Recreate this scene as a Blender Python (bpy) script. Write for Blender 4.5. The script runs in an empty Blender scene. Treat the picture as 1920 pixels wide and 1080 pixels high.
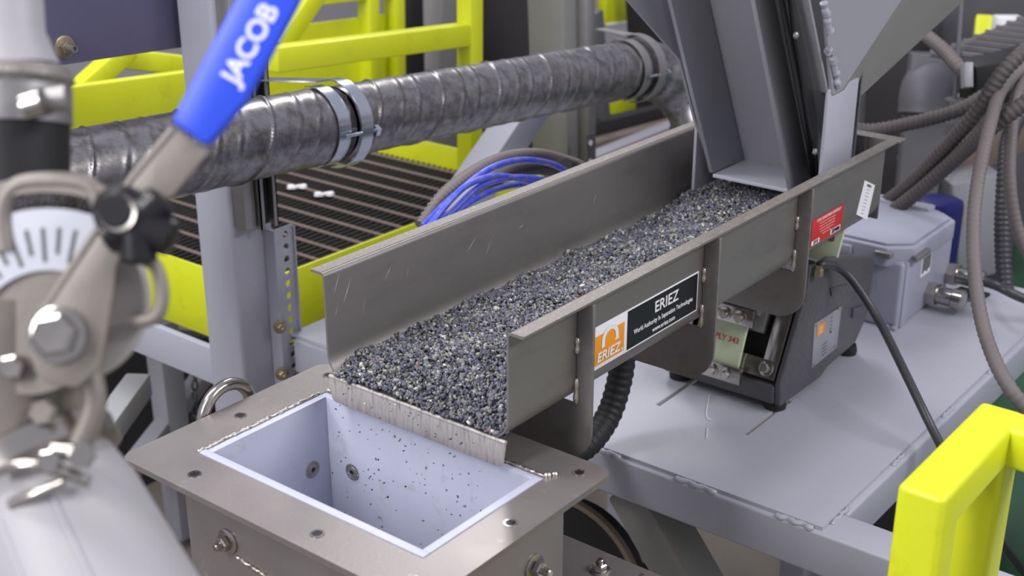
import bpy, bmesh, math, random
import numpy as np
from mathutils import Vector, Matrix, Quaternion
random.seed(7)
SC = bpy.context.scene
COL = SC.collection
PI = math.pi
V = Vector

# ------------------------------------------------------------ camera
F = 2456.0                                   # focal length in pixels of a 1920 px wide frame
TILT = math.atan(990 / F)
AZ = math.atan2(2090, math.hypot(F, 990))
fh = V((math.cos(AZ), math.sin(AZ), 0)); RT = V((math.sin(AZ), -math.cos(AZ), 0))
FW = fh * math.cos(TILT) - V((0, 0, 1)) * math.sin(TILT)
UP = fh * math.sin(TILT) + V((0, 0, 1)) * math.cos(TILT)
CAM = V((-1.09967573, -0.87619194, 0.76794575))
cd = bpy.data.cameras.new('camera'); cam = bpy.data.objects.new('camera', cd); COL.objects.link(cam)
M3 = Matrix((RT, UP, -FW)).transposed()
cam.matrix_world = Matrix.Translation(CAM) @ M3.to_4x4()
cd.sensor_width = 36; cd.lens = F / 1920 * 36; cd.clip_start = .05; cd.clip_end = 60
cd.dof.use_dof = True; cd.dof.focus_distance = 1.86; cd.dof.aperture_fstop = 5.2
SC.camera = cam

# ------------------------------------------------------------ world, lights, exposure
w = bpy.data.worlds.new('world'); SC.world = w; w.use_nodes = True
bg = w.node_tree.nodes['Background']; bg.inputs[0].default_value = (.80, .80, .95, 1); bg.inputs[1].default_value = .42
def area(name, loc, target, sx, sy, power, col=(1, .98, 1)):
    l = bpy.data.lights.new(name, 'AREA'); l.shape = 'RECTANGLE'; l.size = sx; l.size_y = sy; l.energy = power; l.color = col
    o = bpy.data.objects.new(name, l); COL.objects.link(o); o.location = loc
    o.rotation_euler = (V(target) - V(loc)).to_track_quat('-Z', 'Y').to_euler(); return o
area('area_light', (-.9, 1.6, 3.0), (.5, .3, 0), .5, 2.4, 62)
area('area_light', (1.2, -2.9, 2.5), (.6, 0, .1), 2.4, .6, 62)  # unseen side light, set low so the -Y faces have something to reflect
area('area_light', (-3.4, .2, 2.5), (.3, .6, 0), .6, 2.6, 84)
area('area_light', (3.2, 2.6, 3.0), (2.2, 1.8, 0), .5, 2.4, 42)
SC.view_settings.view_transform = 'Standard'; SC.view_settings.look = 'None'
SC.view_settings.gamma = 1; SC.view_settings.use_curve_mapping = False; SC.view_settings.exposure = 0.44

# ------------------------------------------------------------ helpers
def ray(x, y): return FW + RT * ((x - 960) / F) - UP * ((y - 540) / F)
def P(x, y, ax, v):                           # where the sight line of a photo pixel meets a real plane
    d = ray(x, y); i = 'XYZ'.index(ax); return CAM + d * ((v - CAM[i]) / d[i])
def D(x, y, dep): return CAM + ray(x, y) * dep
def lin(c):
    if isinstance(c, str): c = tuple(int(c[i:i+2], 16) / 255 for i in (0, 2, 4))
    return tuple((x / 12.92 if x <= .04045 else ((x + .055) / 1.055) ** 2.4) for x in c) + (1,)

def mat(name, col, rough=.5, metal=0., var=.12, scale=12, col2=None, c2=(.45, .7), bump=0., bscale=80, stretch=(1, 1, 1), rvar=.1, emit=0, trans=0, spec=.5, sss=0):
    m = bpy.data.materials.new(name); m.use_nodes = True; nt = m.node_tree; N = nt.nodes; L = nt.links
    b = N['Principled BSDF']; b.inputs['Metallic'].default_value = metal; b.inputs['Roughness'].default_value = rough
    b.inputs['Specular IOR Level'].default_value = spec
    tc = N.new('ShaderNodeTexCoord'); mp = N.new('ShaderNodeMapping'); mp.inputs['Scale'].default_value = stretch
    L.new(tc.outputs['Object'], mp.inputs[0])
    n = N.new('ShaderNodeTexNoise'); n.inputs['Scale'].default_value = scale; n.inputs['Detail'].default_value = 6
    L.new(mp.outputs[0], n.inputs[0])
    c = lin(col); mx = N.new('ShaderNodeMix'); mx.data_type = 'RGBA'
    mx.inputs[6].default_value = tuple(x * (1 - var) for x in c[:3]) + (1,); mx.inputs[7].default_value = tuple(min(1, x * (1 + var)) for x in c[:3]) + (1,)
    L.new(n.outputs[0], mx.inputs[0]); out = mx.outputs[2]
    if col2:
        n2 = N.new('ShaderNodeTexNoise'); n2.inputs['Scale'].default_value = scale * 2.7; n2.inputs['Detail'].default_value = 8; n2.inputs['Roughness'].default_value = .7
        L.new(mp.outputs[0], n2.inputs[0])
        r = N.new('ShaderNodeValToRGB'); r.color_ramp.elements[0].position = c2[0]; r.color_ramp.elements[1].position = c2[1]
        L.new(n2.outputs[0], r.inputs[0]); m2 = N.new('ShaderNodeMix'); m2.data_type = 'RGBA'
        L.new(r.outputs[0], m2.inputs[0]); L.new(out, m2.inputs[6]); m2.inputs[7].default_value = lin(col2); out = m2.outputs[2]
    L.new(out, b.inputs['Base Color'])
    if rvar:
        mr = N.new('ShaderNodeMapRange'); mr.inputs[3].default_value = max(0, rough - rvar); mr.inputs[4].default_value = min(1, rough + rvar)
        L.new(n.outputs[0], mr.inputs[0]); L.new(mr.outputs[0], b.inputs['Roughness'])
    if bump:
        n3 = N.new('ShaderNodeTexNoise'); n3.inputs['Scale'].default_value = bscale; n3.inputs['Detail'].default_value = 4
        L.new(tc.outputs['Object'], n3.inputs[0]); bp = N.new('ShaderNodeBump'); bp.inputs['Strength'].default_value = bump; bp.inputs['Distance'].default_value = .002
        L.new(n3.outputs[0], bp.inputs['Height']); L.new(bp.outputs[0], b.inputs['Normal'])
    if trans:
        b.inputs['Transmission Weight'].default_value = trans; b.inputs['IOR'].default_value = 1.3
    if emit:
        b.inputs['Emission Color'].default_value = c; b.inputs['Emission Strength'].default_value = emit
    return m

M = {}
M['tray'] = mat('brushed_stainless', '918d89', .45, .66, .12, 5, col2='7c7875', c2=(.5, .75), bump=.08, bscale=300, stretch=(.25, 1, 1))
M['tray_in'] = M['tray']
M['rim'] = mat('dusty_stainless', '8a857f', .55, .4, .2, 60, col2='b5b0ab', c2=(.56, .66), bump=.2, bscale=200)
M['weld'] = mat('weld_metal', 'c9c2b8', .28, .9, .2, 90, bump=.3, bscale=300)
M['grey'] = mat('grey_machine_paint', '94949a', .42, 0, .06, 7, bump=.05, bscale=250)
M['grey_lt'] = mat('light_grey_paint', 'aaabb6', .38, 0, .05, 6, bump=.05, bscale=200)
M['grey_warm'] = mat('warm_grey_paint', '84837f', .5, 0, .06, 7, bump=.05, bscale=200)
M['table'] = mat('platform_paint', 'b2b3bd', .38, 0, .05, 5, bump=.05, bscale=120)
M['grey_dk'] = mat('dark_grey_paint', '5b5b5f', .5, 0, .1, 7)
M['black'] = mat('black_rubber', '1b1a1c', .6, 0, .2, 20)
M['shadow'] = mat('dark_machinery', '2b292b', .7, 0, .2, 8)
M['yellow'] = mat('safety_yellow_paint', 'dbe324', .38, 0, .05, 6, col2='c8ca1c', c2=(.55, .8), bump=.05, bscale=150)
M['galv'] = mat('galvanised_duct', '939193', .33, .82, .22, 16, col2='6f6c69', c2=(.42, .62), bump=.05, bscale=90)
M['zinc'] = mat('bright_zinc', 'c4cad4', .22, .95, .08, 30)
M['zincdull'] = mat('dull_zinc', '9c9a98', .4, .7, .1, 30)
M['brass'] = mat('yellow_zinc', 'a89c80', .35, .8, .15, 60)
M['cast'] = mat('hammered_grey_enamel', '5b595b', .34, .3, .08, 30, bump=1.0, bscale=110)
M['green'] = mat('green_glass_laminate', 'c9d6b4', .4, 0, .06, 20, spec=.4)
M['polished'] = mat('polished_steel', 'b3afa8', .18, .95, .1, 30)
M['liner'] = mat('blue_white_liner', 'b9bccd', .45, 0, .05, 8, col2='a9a9b2', c2=(.56, .7), bump=.05, bscale=80)
M['flange'] = mat('flange_stainless', '948e8b', .42, .6, .15, 9, col2='a9a3a0', c2=(.6, .7), bump=.08, bscale=200)
M['purple'] = mat('slate_blue_panel', '676480', .42, 0, .06, 5)
M['blue'] = mat('blue_vinyl_grip', '2f55e6', .38, 0, .05, 10)
M['bluehose'] = mat('blue_air_hose', '4458d6', .35, 0, .06, 18, col2='8580b0', c2=(.45, .7))
M['conduit'] = mat('dusty_grey_conduit', '504a49', .6, 0, .15, 30)
M['conduit_lt'] = mat('pale_dusty_conduit', '716967', .6, 0, .12, 20)
M['cable'] = mat('black_cable', '3a3a3e', .42, 0, .1, 30)
M['jbox'] = mat('grey_plastic_box', 'a0a1b0', .45, 0, .04, 8)
M['pipe_far'] = mat('dull_silver_pipe', '66656a', .6, .3, .1, 20)
M['white'] = mat('white_print', 'f2f2f4', .4, 0, .02, 10)
M['blackp'] = mat('black_print', '17161c', .35, 0, .05, 10)
M['orange'] = mat('orange_print', 'f09c22', .4, 0, .03, 10)
M['red'] = mat('red_print', 'c92f2a', .4, 0, .04, 10)
M['redink'] = mat('red_ink', 'b0452e', .5, 0, .1, 10)
M['whiteink'] = mat('grey_ink', 'b9b9bd', .5, 0, .03, 10)
M['platesil'] = mat('silver_plate', 'b4b4b8', .35, .6, .05, 30)
M['bar'] = mat('grating_steel', '3c3837', .6, .2, .15, 30)
M['rod'] = mat('grating_rod', '7a6d66', .6, .2, .15, 40)
M['bluecap'] = mat('blue_barrel', '15155e', .4, 0, .05, 8)
M['floor'] = mat('concrete_floor', '6f685f', .6, 0, .12, 2, bump=.05)
M['green_fl'] = mat('green_machine_paint', '2f5a40', .45, 0, .1, 5)
M['wall'] = mat('hall_wall', 'b9b8bc', .8, 0, .04, 1)
M['clear'] = mat('cloudy_hose', 'a9a7a9', .45, 0, .05, 9, spec=.5)
M['valve'] = mat('cast_stainless', '8b857d', .5, .35, .12, 14, bump=.15, bscale=120)
M['shell'] = mat('pale_cast_metal', 'b3aea8', .5, .1, .06, 12)
M['scale'] = mat('scale_plate', 'ccced6', .35, .2, .05, 12)
M['black_gloss'] = mat('black_knob', '1c1a1d', .3, 0, .1, 12)

class MB:
    def __init__(s): s.bm = bmesh.new()
    def _add(s, vs, fs, bev=0, seg=2):
        v = [s.bm.verts.new(p) for p in vs]; out = []
        for f in fs:
            try: out.append(s.bm.faces.new([v[i] for i in f]))
            except ValueError: pass
        bmesh.ops.recalc_face_normals(s.bm, faces=out)
        if bev > 0:
            es = [e for e in {e for f in out for e in f.edges} if len(e.link_faces) == 2 and e.calc_face_angle(0) > .5]
            bmesh.ops.bevel(s.bm, geom=es, offset=bev, segments=seg, affect='EDGES', profile=.5)
        return s
    def box(s, a, b, bev=0, seg=2):
        (x0, y0, z0), (x1, y1, z1) = a, b
        return s.hexa([(x0,y0,z0),(x1,y0,z0),(x1,y1,z0),(x0,y1,z0)], [(x0,y0,z1),(x1,y0,z1),(x1,y1,z1),(x0,y1,z1)], bev, seg)
    def hexa(s, bot, top, bev=0, seg=2):
        return s._add(list(bot) + list(top), [(0,1,2,3),(4,5,6,7),(0,1,5,4),(1,2,6,5),(2,3,7,6),(3,0,4,7)], bev, seg)
    def beam(s, p0, p1, wd, ht, up=(0,0,1), bev=.003, seg=2):
        p0, p1 = V(p0), V(p1); d = (p1 - p0).normalized(); sd = d.cross(V(up)).normalized(); u = sd.cross(d)
        q = [sd*(a*wd/2) + u*(b*ht/2) for a, b in ((-1,-1),(1,-1),(1,1),(-1,1))]
        return s.hexa([p0+x for x in q], [p1+x for x in q], bev, seg)
    def prism(s, pts, ex, bev=0, seg=2):
        n = len(pts); ex = V(ex); pts = [V(p) for p in pts]
        fs = [tuple(range(n)), tuple(range(n, 2*n))] + [(i, (i+1) % n, n+(i+1) % n, n+i) for i in range(n)]
        return s._add(pts + [p+ex for p in pts], fs, bev, seg)
    def tube(s, path, r, n=12, cap=True, flat=None):
        path = [V(p) for p in path]; m = len(path)
        rs = r if isinstance(r, (list, tuple)) else [r]*m
        t = (path[1]-path[0]).normalized(); a = t.orthogonal().normalized(); rings = []
        for i, p in enumerate(path):
            t2 = (path[min(i+1, m-1)] - path[max(i-1, 0)])
            t2 = t2.normalized() if t2.length > 1e-9 else t
            a = (t.rotation_difference(t2) @ a).normalized(); a = (a - t2*a.dot(t2)).normalized(); t = t2; b = t.cross(a)
            rings.append([s.bm.verts.new(p + (a*math.cos(k*2*PI/n) + b*math.sin(k*2*PI/n))*rs[i]) for k in range(n)])
        fs = []
        for i in range(m-1):
            for k in range(n): fs.append(s.bm.faces.new((rings[i][k], rings[i][(k+1)%n], rings[i+1][(k+1)%n], rings[i+1][k])))
        if cap: fs.append(s.bm.faces.new(rings[0][::-1])); fs.append(s.bm.faces.new(rings[-1]))
        bmesh.ops.recalc_face_normals(s.bm, faces=fs)
        return s
    def lathe(s, p0, ax, prof, n=24):            # prof: (distance along, radius)
        ax = V(ax).normalized(); p0 = V(p0)
        a = ax.orthogonal().normalized(); b = ax.cross(a); rings = []
        for h, r in prof: rings.append([s.bm.verts.new(p0 + ax*h + (a*math.cos(k*2*PI/n)+b*math.sin(k*2*PI/n))*max(r, 1e-5)) for k in range(n)])
        fs = []
        for i in range(len(prof)-1):
            for k in range(n): fs.append(s.bm.faces.new((rings[i][k], rings[i][(k+1)%n], rings[i+1][(k+1)%n], rings[i+1][k])))
        fs.append(s.bm.faces.new(rings[0][::-1])); fs.append(s.bm.faces.new(rings[-1]))
        bmesh.ops.recalc_face_normals(s.bm, faces=fs)
        return s
    def bolt(s, p, ax, r, washer=True, stud=0):    # hex head (or nut and stud) on a washer
        ax = V(ax).normalized(); p = V(p)
        if washer: s.lathe(p, ax, [(0, r*1.55), (r*.22, r*1.55), (r*.28, r*1.45)], 20)
        s.lathe(p + ax*r*.28, ax, [(0, r), (r*.85, r), (r*1.0, r*.82)], 6)
        if stud: s.lathe(p + ax*r*1.2, ax, [(0, r*.5), (stud, r*.5), (stud + r*.1, r*.4)], 14)
        return s
    def ringplate(s, c, u, v, ax, r0, r1, a0, a1, th, n=32):   # flat annular sector, thickness along ax
        c, u, v, ax = V(c), V(u), V(v), V(ax)
        full = abs(a1 - a0) > 6.28
        A = [a0 + (a1-a0)*i/n for i in range(n+1)]
        o = [[s.bm.verts.new(c + (u*math.cos(t)+v*math.sin(t))*r + ax*h) for (r, h) in ((r0,0),(r1,0),(r1,th),(r0,th))] for t in A]
        fs = []
        for i in range(n):
            for k in range(4): fs.append(s.bm.faces.new((o[i][k], o[i][(k+1)%4], o[i+1][(k+1)%4], o[i+1][k])))
        if not full: fs.append(s.bm.faces.new(o[0])); fs.append(s.bm.faces.new(o[-1][::-1]))
        bmesh.ops.recalc_face_normals(s.bm, faces=fs)
        return s
    def build(s, name, m, parent=None, smooth=35, origin=None):
        me = bpy.data.meshes.new(name); s.bm.to_mesh(me); s.bm.free()
        me.materials.append(m)
        return place(name, me, parent, smooth, origin)

WL = {}
def place(name, me, parent=None, smooth=35, origin=None):
    co = np.empty(len(me.vertices)*3, 'f'); me.vertices.foreach_get('co', co); c = co.reshape(-1, 3)
    o = bpy.data.objects.new(name, me); COL.objects.link(o)
    lo, hi = c.min(0), c.max(0)
    if parent is None and origin is None: origin = ((lo[0]+hi[0])/2, (lo[1]+hi[1])/2, lo[2])
    elif origin is None: origin = tuple((lo+hi)/2)
    org = V([float(x) for x in origin])
    c -= np.array(org, 'f'); me.vertices.foreach_set('co', c.ravel()); me.update()
    if smooth:
        me.polygons.foreach_set('use_smooth', [True]*len(me.polygons)); me.set_sharp_from_angle(angle=math.radians(smooth))
    if parent is not None: o.parent = parent; o.location = org - WL[parent.name]
    else: o.location = org
    WL[o.name] = org
    return o
def thing(name, label, cat, loc, group=None):
    o = bpy.data.objects.new(name, None); COL.objects.link(o); o.location = loc; o.empty_display_size = .05
    WL[o.name] = V(loc); return tag(o, label, cat, group)
def tag(o, label=None, cat=None, group=None, kind=None):
    if label: o['label'] = label
    if cat: o['category'] = cat
    if group: o['group'] = group
    if kind: o['kind'] = kind
    return o
def copyobj(o, delta, parent=None):
    c = o.copy(); COL.objects.link(c); c.location = o.location + V(delta); WL[c.name] = WL[o.name] + V(delta)
    if parent is not None: c.parent = parent
    return c
def text(s, name, body, size, p, xd, yd, m, parent, sx=1., align='CENTER', bold=0., shear=0., ext=.0003):
    cu = bpy.data.curves.new('t', 'FONT'); cu.body = body; cu.size = size; cu.align_x = align; cu.align_y = 'CENTER'; cu.extrude = ext; cu.offset = bold; cu.shear = shear
    cu.space_line = 1.05
    o = bpy.data.objects.new('t', cu); COL.objects.link(o); bpy.context.view_layer.update()
    me = bpy.data.meshes.new_from_object(o); bpy.data.objects.remove(o); bpy.data.curves.remove(cu)
    xd, yd = V(xd).normalized(), V(yd).normalized(); zd = xd.cross(yd)
    mt = Matrix((xd*sx, yd, zd)).transposed().to_4x4(); mt.translation = V(p); me.transform(mt)
    me.materials.clear(); me.materials.append(m)
    return place(name, me, parent, 0)
def smooth_path(pts, n=10):                    # Catmull-Rom
    pts = [V(p) for p in pts]; q = [pts[0]*2-pts[1]] + pts + [pts[-1]*2-pts[-2]]; out = []
    for i in range(1, len(q)-2):
        a, b, c, d = q[i-1], q[i], q[i+1], q[i+2]
        for k in range(n):
            t = k/n; out.append(.5*((2*b)+(c-a)*t+(2*a-5*b+4*c-d)*t*t+(3*b-a-3*c+d)*t**3))
    out.append(pts[-1]); return out
def resample(path, step):
    out = [path[0]]; acc = 0
    for a, b in zip(path[:-1], path[1:]):
        L = (b-a).length; t = step - acc
        while t <= L: out.append(a + (b-a)*(t/L)); t += step
        acc = (acc + L) % step if L > 0 else acc
    return out
def conduit(name, pts, r, m, label=None, cat='conduit', parent=None, pitch=.012, depth=.08, n=12, group=None):
    pa = resample(smooth_path(pts, 12), pitch/4); rs = [r*(1 + depth*math.cos(i*PI/2)) for i in range(len(pa))]
    o = MB().tube(pa, rs, n).build(name, m, parent, 80)
    if label: tag(o, label, cat, group)
    return o
def hose(name, pts, r, m, label=None, cat='hose', parent=None, group=None):
    o = MB().tube(smooth_path(pts, 12), r, 14).build(name, m, parent, 80)
    if label: tag(o, label, cat, group)
    return o

# ============================================================ SETTING
FL = -1.35
tag(MB().box((-4, -4, FL-.05), (8, 7, FL)).build('floor', M['floor']), kind='structure')
tag(MB().box((-4, 6.6, FL), (8, 6.7, 3.2)).build('wall_back', M['wall']), kind='structure')
tag(MB().box((7.6, -4, FL), (7.7, 6.6, 3.2)).build('wall_right', M['wall']), kind='structure')

# ============================================================ FEEDER TRAY
W, L_, T = .305, 1.075, .003
tray = thing('feeder_tray', 'open stainless vibrating trough full of crushed gravel with an orange and black maker plate', 'tray', (.5, .1525, -.09))
def arc(cx, cz, r, a0, a1, n=6): return [(cx + r*math.cos(a0+(a1-a0)*i/n), cz + r*math.sin(a0+(a1-a0)*i/n)) for i in range(n+1)]
H = .145
def offset(pts, t):
    out = []
    for i in range(len(pts)):
        a = V(pts[max(i-1, 0)]); b = V(pts[i]); c = V(pts[min(i+1, len(pts)-1)])
        d = ((b-a).normalized() if (b-a).length > 0 else V((0,0))) + ((c-b).normalized() if (c-b).length > 0 else V((0,0))); d.normalize()
        out.append((b.x + d.y*t, b.y - d.x*t))
    return out
prof = [(-.025, H)] + arc(-.006, H-.006, .006, PI/2, 0, 5) + arc(.03, .03, .03, PI, 1.5*PI, 8) + arc(W-.03, .03, .03, 1.5*PI, 2*PI, 8) + arc(W+.006, H-.006, .006, PI, PI/2, 5) + [(W+.025, H)]
def sheet(prof, t, x0, x1, mb):
    o = offset(prof, t); n = len(prof)
    for i in range(n-1):
        q = [prof[i], prof[i+1], o[i+1], o[i]]
        pass
    vs = []
    for x in (x0, x1):
        vs += [(x, p[0], p[1]) for p in prof] + [(x, p[0], p[1]) for p in o]
    fs = []
    for i in range(n-1):
        fs += [(i, i+1, 2*n+i+1, 2*n+i), (n+i, n+i+1, 3*n+i+1, 3*n+i), (i, i+1, n+i+1, n+i), (2*n+i, 2*n+i+1, 3*n+i+1, 3*n+i)]
    for i in (0, n-1): fs.append((i, n+i, 3*n+i, 2*n+i))
    mb._add(vs, fs)
mb = MB(); sheet(prof, T, 0, L_, mb)
# wall ends are closed at the rear
mb.box((L_-.002, -.003, -.003), (L_+.002, W+.003, H))
mb.build('trough', M['tray'], tray)
mb = MB(); mb.prism([(L_, -.027, H-.003), (L_+.03, -.027, H-.003), (L_+.03, W+.027, H-.003), (L_, W+.027, H-.003)], (0, 0, .0032))
mb.build('rear_flange', M['rim'], tray)
# worn film of dust on the two top flanges
for y0, y1, nm in ((-.0255, -.006, 'near'), (W+.006, W+.0255, 'far')):
    MB().prism([(0.001, y0, H+.0001), (L_, y0, H+.0001), (L_, y1, H+.0001), (0.001, y1, H+.0001)], (0, 0, .0006)).build('flange_top', M['rim'], tray)
# turned-down front lip
mb = MB()
lp = [(0, .0), (-.003, -.004), (-.004, -.036), (-.001, -.037), (0, -.006)]
ys = [.008, W-.008]
vs = []; 
pts = []
for (yy, zz) in [(.0, 0), (W, 0), (W-.004, -.026)] + [(W-.012+.008*math.cos(a), -.030+.008*math.sin(a)) for a in (0, -PI/4, -PI/2)] + [(.012+.008*math.cos(a), -.030+.008*math.sin(a)) for a in (-PI/2, -3*PI/4, -PI)] + [(.004, -.026)]:
    pts.append((.001, yy, zz))
mb.prism(pts, (-.004, 0, 0), .001)
mb.tube([(-.0005, .001, -.0022), (-.0005, W-.001, -.0022)], .0030, 12)
mb.build('front_lip', mat('lip_dusty_steel', 'b5b0ab', .5, .3, .12, 14, col2='8f8b88', c2=(.5, .65), stretch=(1, 6, .6)), tray)
mb = MB(); rs_ = random.Random(5)
for (xx, zz, ln, an, wd) in [(.022, .125, .03, 1.15, .0016), (.040, .108, .034, 1.1, .0022), (.018, .085, .012, 1.2, .0012), (.12, .11, .02, .9, .0008), (.16, .10, .016, 1.3, .0006), (.30, .10, .03, .7, .0007), (.34, .085, .025, 1.0, .0006), (.42, .095, .012, .3, .0008), (.62, .09, .014, .8, .0006), (.07, .075, .02, 1.3, .0007)]:
    dx, dz = math.cos(an)*ln/2, math.sin(an)*ln/2
    mb.prism([(xx-dx, W-.0001, zz-dz), (xx, W-.0001, zz-wd), (xx+dx, W-.0001, zz+dz), (xx, W-.0001, zz+wd)], (0, -.0002, 0))
sm_ = mb.build('scratch_marks', mat('bare_scratch', 'c4c0bc', .4, .4), tray); sm_['kind'] = 'stuff'
# U-shaped stiffening ribs with weld beads
for xr in (.139, .451, .742):
    o, r = .028, .05; zb = -.088
    outer = [(-o, H-.004)] + arc(-o+r, zb+r, r, PI, 1.5*PI, 8) + arc(W+o-r, zb+r, r, 1.5*PI, 2*PI, 8) + [(W+o, H-.004)]
    inner = [(W+.0035, H-.004), (W+.0035, -.0035), (-.0035, -.0035), (-.0035, H-.004)]
    mb = MB(); allp = outer + inner
    # build as quads strips: left, right, bottom
    mb.prism([(xr, y, z) for y, z in [(-.0035, H-.004), (-o, H-.004)] + arc(-o+r, zb+r, r, PI, 1.5*PI, 8) + [(W/2, zb), (W/2, -.0035), (-.0035, -.0035)]], (.005, 0, 0), .0008)
    mb.prism([(xr, y, z) for y, z in [(W/2, -.0035), (W/2, zb)] + arc(W+o-r, zb+r, r, 1.5*PI, 2*PI, 8) + [(W+o, H-.004), (W+.0035, H-.004), (W+.0035, -.0035)]], (.005, 0, 0), .0008)
    rb = mb.build('rib', M['tray'], tray)
    for z0, z1 in ((.068, .092), (-.004, .035)):
        MB().tube([(xr-.0015, -.0052, z0 + (z1-z0)*k/6) for k in range(7)], [.002, .0042, .0045, .0034, .0038, .0044, .0022], 8).build('weld_bead', M['weld'], rb, 80)
# maker plate
lx0, lx1, lz0, lz1 = .168, .4365, .029, .0905; Yp = -.0036
lb = MB().box((lx0, Yp-.0006, lz0), (lx1, Yp, lz1), .0002).build('maker_plate', M['white'], tray); lb['label'] = 'white bordered maker plate with orange logo and black panel'
MB().box((.2535, Yp-.0009, lz0+.0025), (lx1-.0025, Yp-.0005, lz1-.0025)).build('black_panel', M['blackp'], lb)
MB().box((.1755, Yp-.0009, .0345), (.2465, Yp-.0005, .0765), .0002).build('orange_square', M['orange'], lb)
XD, ZD = V((1, 0, 0)), V((0, 0, 1))
mb = MB(); mb.ringplate((.2125, Yp-.0012, .0645), XD, ZD, (0, -1, 0), .0125, .0195, 0, PI, .0004, 20)
mb.box((.193, Yp-.0016, .0565), (.2, Yp-.0012, .0645)); mb.box((.225, Yp-.0016, .0605), (.232, Yp-.0012, .0645)); mb.build('magnet_emblem', M['white'], lb)
MB().box((.2235, Yp-.0015, .0578), (.233, Yp-.0011, .0598)).build('magnet_tip', M['white'], lb)
text(0, 'logo_lettering', 'ERIEZ', .0185, (.2085, Yp-.0016, .0445), XD, ZD, M['white'], lb, 1.15, bold=.0003, shear=.15)
text(0, 'registered_mark', '®', .006, (.241, Yp-.0016, .038), XD, ZD, M['white'], lb)
text(0, 'plate_lettering', 'ERIEZ', .023, (.3505, Yp-.0013, .0715), XD, ZD, M['white'], lb, 1.08, bold=.0003)
text(0, 'plate_lettering', 'World Authority In Separation Technologies', .0098, (.3455, Yp-.0013, .0525), XD, ZD, M['white'], lb, .86, bold=.00005)
text(0, 'plate_lettering', 'www.eriez.com', .0098, (.3455, Yp-.0013, .0395), XD, ZD, M['white'], lb, .95, bold=.00005)
# red notice and white tilted sticker
rl = MB().box((.80, Yp-.0006, .0205), (.9175, Yp, .067), .0002).build('red_notice', M['red'], tray); rl['label'] = 'red notice sticker with white lines of print'
text(0, 'notice_lettering', 'STOP, PLEASE READ CAREFULLY', .0066, (.8625, Yp-.0009, .062), XD, ZD, M['white'], rl, .95)
for k in range(5):
    text(0, 'notice_lettering', ['--- ------- -- ------ --- ---- --', '------ --- ---- -- ------- -----', '-- ----- --- ------ ---- -------', '---- --- -- -------- --- ---', '------ -- --- ----'][k], .006, (.858, Yp-.0009, .0555-.0052*k), XD, ZD, M['white'], rl, .95)
MB().box((.874, Yp-.0010, .0225), (.911, Yp-.0006, .0315)).build('number_field', M['white'], rl)
MB().box((.803, Yp-.0010, .0225), (.832, Yp-.0006, .0300)).build('number_field', M['white'], rl)
text(0, 'handwriting', '538490', .009, (.8925, Yp-.0013, .027), XD, ZD, M['blackp'], rl, 1.1, bold=.0004)
text(0, 'handwriting', 'LF-V', .008, (.818, Yp-.0013, .0262), XD, ZD, M['blackp'], rl, 1.1, bold=.0003)
a, b, c, d = [P(*q, 'Y', Yp) for q in ((1621, 338), (1640, 347), (1625, 412), (1605, 402))]
ws = MB().prism([a, b, c, d], (0, -.0006, 0)).build('white_sticker', M['white'], tray); ws['label'] = 'tilted white sticker with rows of small print'
du = (b-a).normalized(); dv = (a-d).normalized(); cc = (a+b+c+d)/4
for k in range(9):
    t = .9 - k*.1; q = d + (a-d)*t + (b-a)*.5; q.y = Yp-.0009
    text(0, 'sticker_print', ['NOTICE', '- ---- --', '-- --- -', '- -- ----', '--- -- -', '- ---- -', '-- - ---', '---- --', '------'][k], .0062, q, du, dv, M['blackp'], ws, .9)

# ============================================================ GRAVEL
def bed(x, y):
    u = y / W
    edge = min(u, 1-u)
    z = .0045 + .020*(1-math.exp(-edge*9)) + .004*math.sin(x*23+1)*math.sin(y*31) + .0025*math.sin(x*51+y*40)
    if edge < .1: z += .016*(1-edge/.1)**2*.8            # rides up the bends of the trough
    z *= min(1, .35 + .65*min(1, x/.05))
    if x > .80: z += (x-.80)*.12
    return z
rng = np.random.default_rng(3)
iv, jf = [], []
t = (1+5**.5)/2
ico = np.array([(-1,t,0),(1,t,0),(-1,-t,0),(1,-t,0),(0,-1,t),(0,1,t),(0,-1,-t),(0,1,-t),(t,0,-1),(t,0,1),(-t,0,-1),(-t,0,1)], 'f'); ico /= np.linalg.norm(ico[0])
icf = np.array([(0,11,5),(0,5,1),(0,1,7),(0,7,10),(0,10,11),(1,5,9),(5,11,4),(11,10,2),(10,7,6),(7,1,8),(3,9,4),(3,4,2),(3,2,6),(3,6,8),(3,8,9),(4,9,5),(2,4,11),(6,2,10),(8,6,7),(9,8,1)], 'i')
pts = []
xe = 1.0
def wavy(y): return .004 + .008*math.sin(y*41) + .006*math.sin(y*97+1)
n_try = 0
for i in range(34000):
    x = rng.uniform(-.004, xe)
    y = rng.uniform(.006, W-.006)
    x = max(x, -.005 + wavy(y)*.45)
    lay = rng.uniform(-.003, .0012)
    pts.append((x, y, bed(x, y)+lay, 1.))
for i in range(170):                                      # grains dropping off the lip
    y = rng.uniform(.02, W-.02); h = rng.uniform(0, 1)**1.4*.26
    pts.append((-.006-.03*math.sqrt(h)-rng.uniform(0, .012), y, -.002-h, .55))
pts = np.array(pts, 'f'); n = len(pts)
q = rng.normal(size=(n, 4)); q /= np.linalg.norm(q, axis=1)[:, None]
w_, x_, y_, z_ = q.T
R_ = np.stack([1-2*(y_*y_+z_*z_), 2*(x_*y_-z_*w_), 2*(x_*z_+y_*w_), 2*(x_*y_+z_*w_), 1-2*(x_*x_+z_*z_), 2*(y_*z_-x_*w_), 2*(x_*z_-y_*w_), 2*(y_*z_+x_*w_), 1-2*(x_*x_+y_*y_)], 1).reshape(n, 3, 3)
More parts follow.
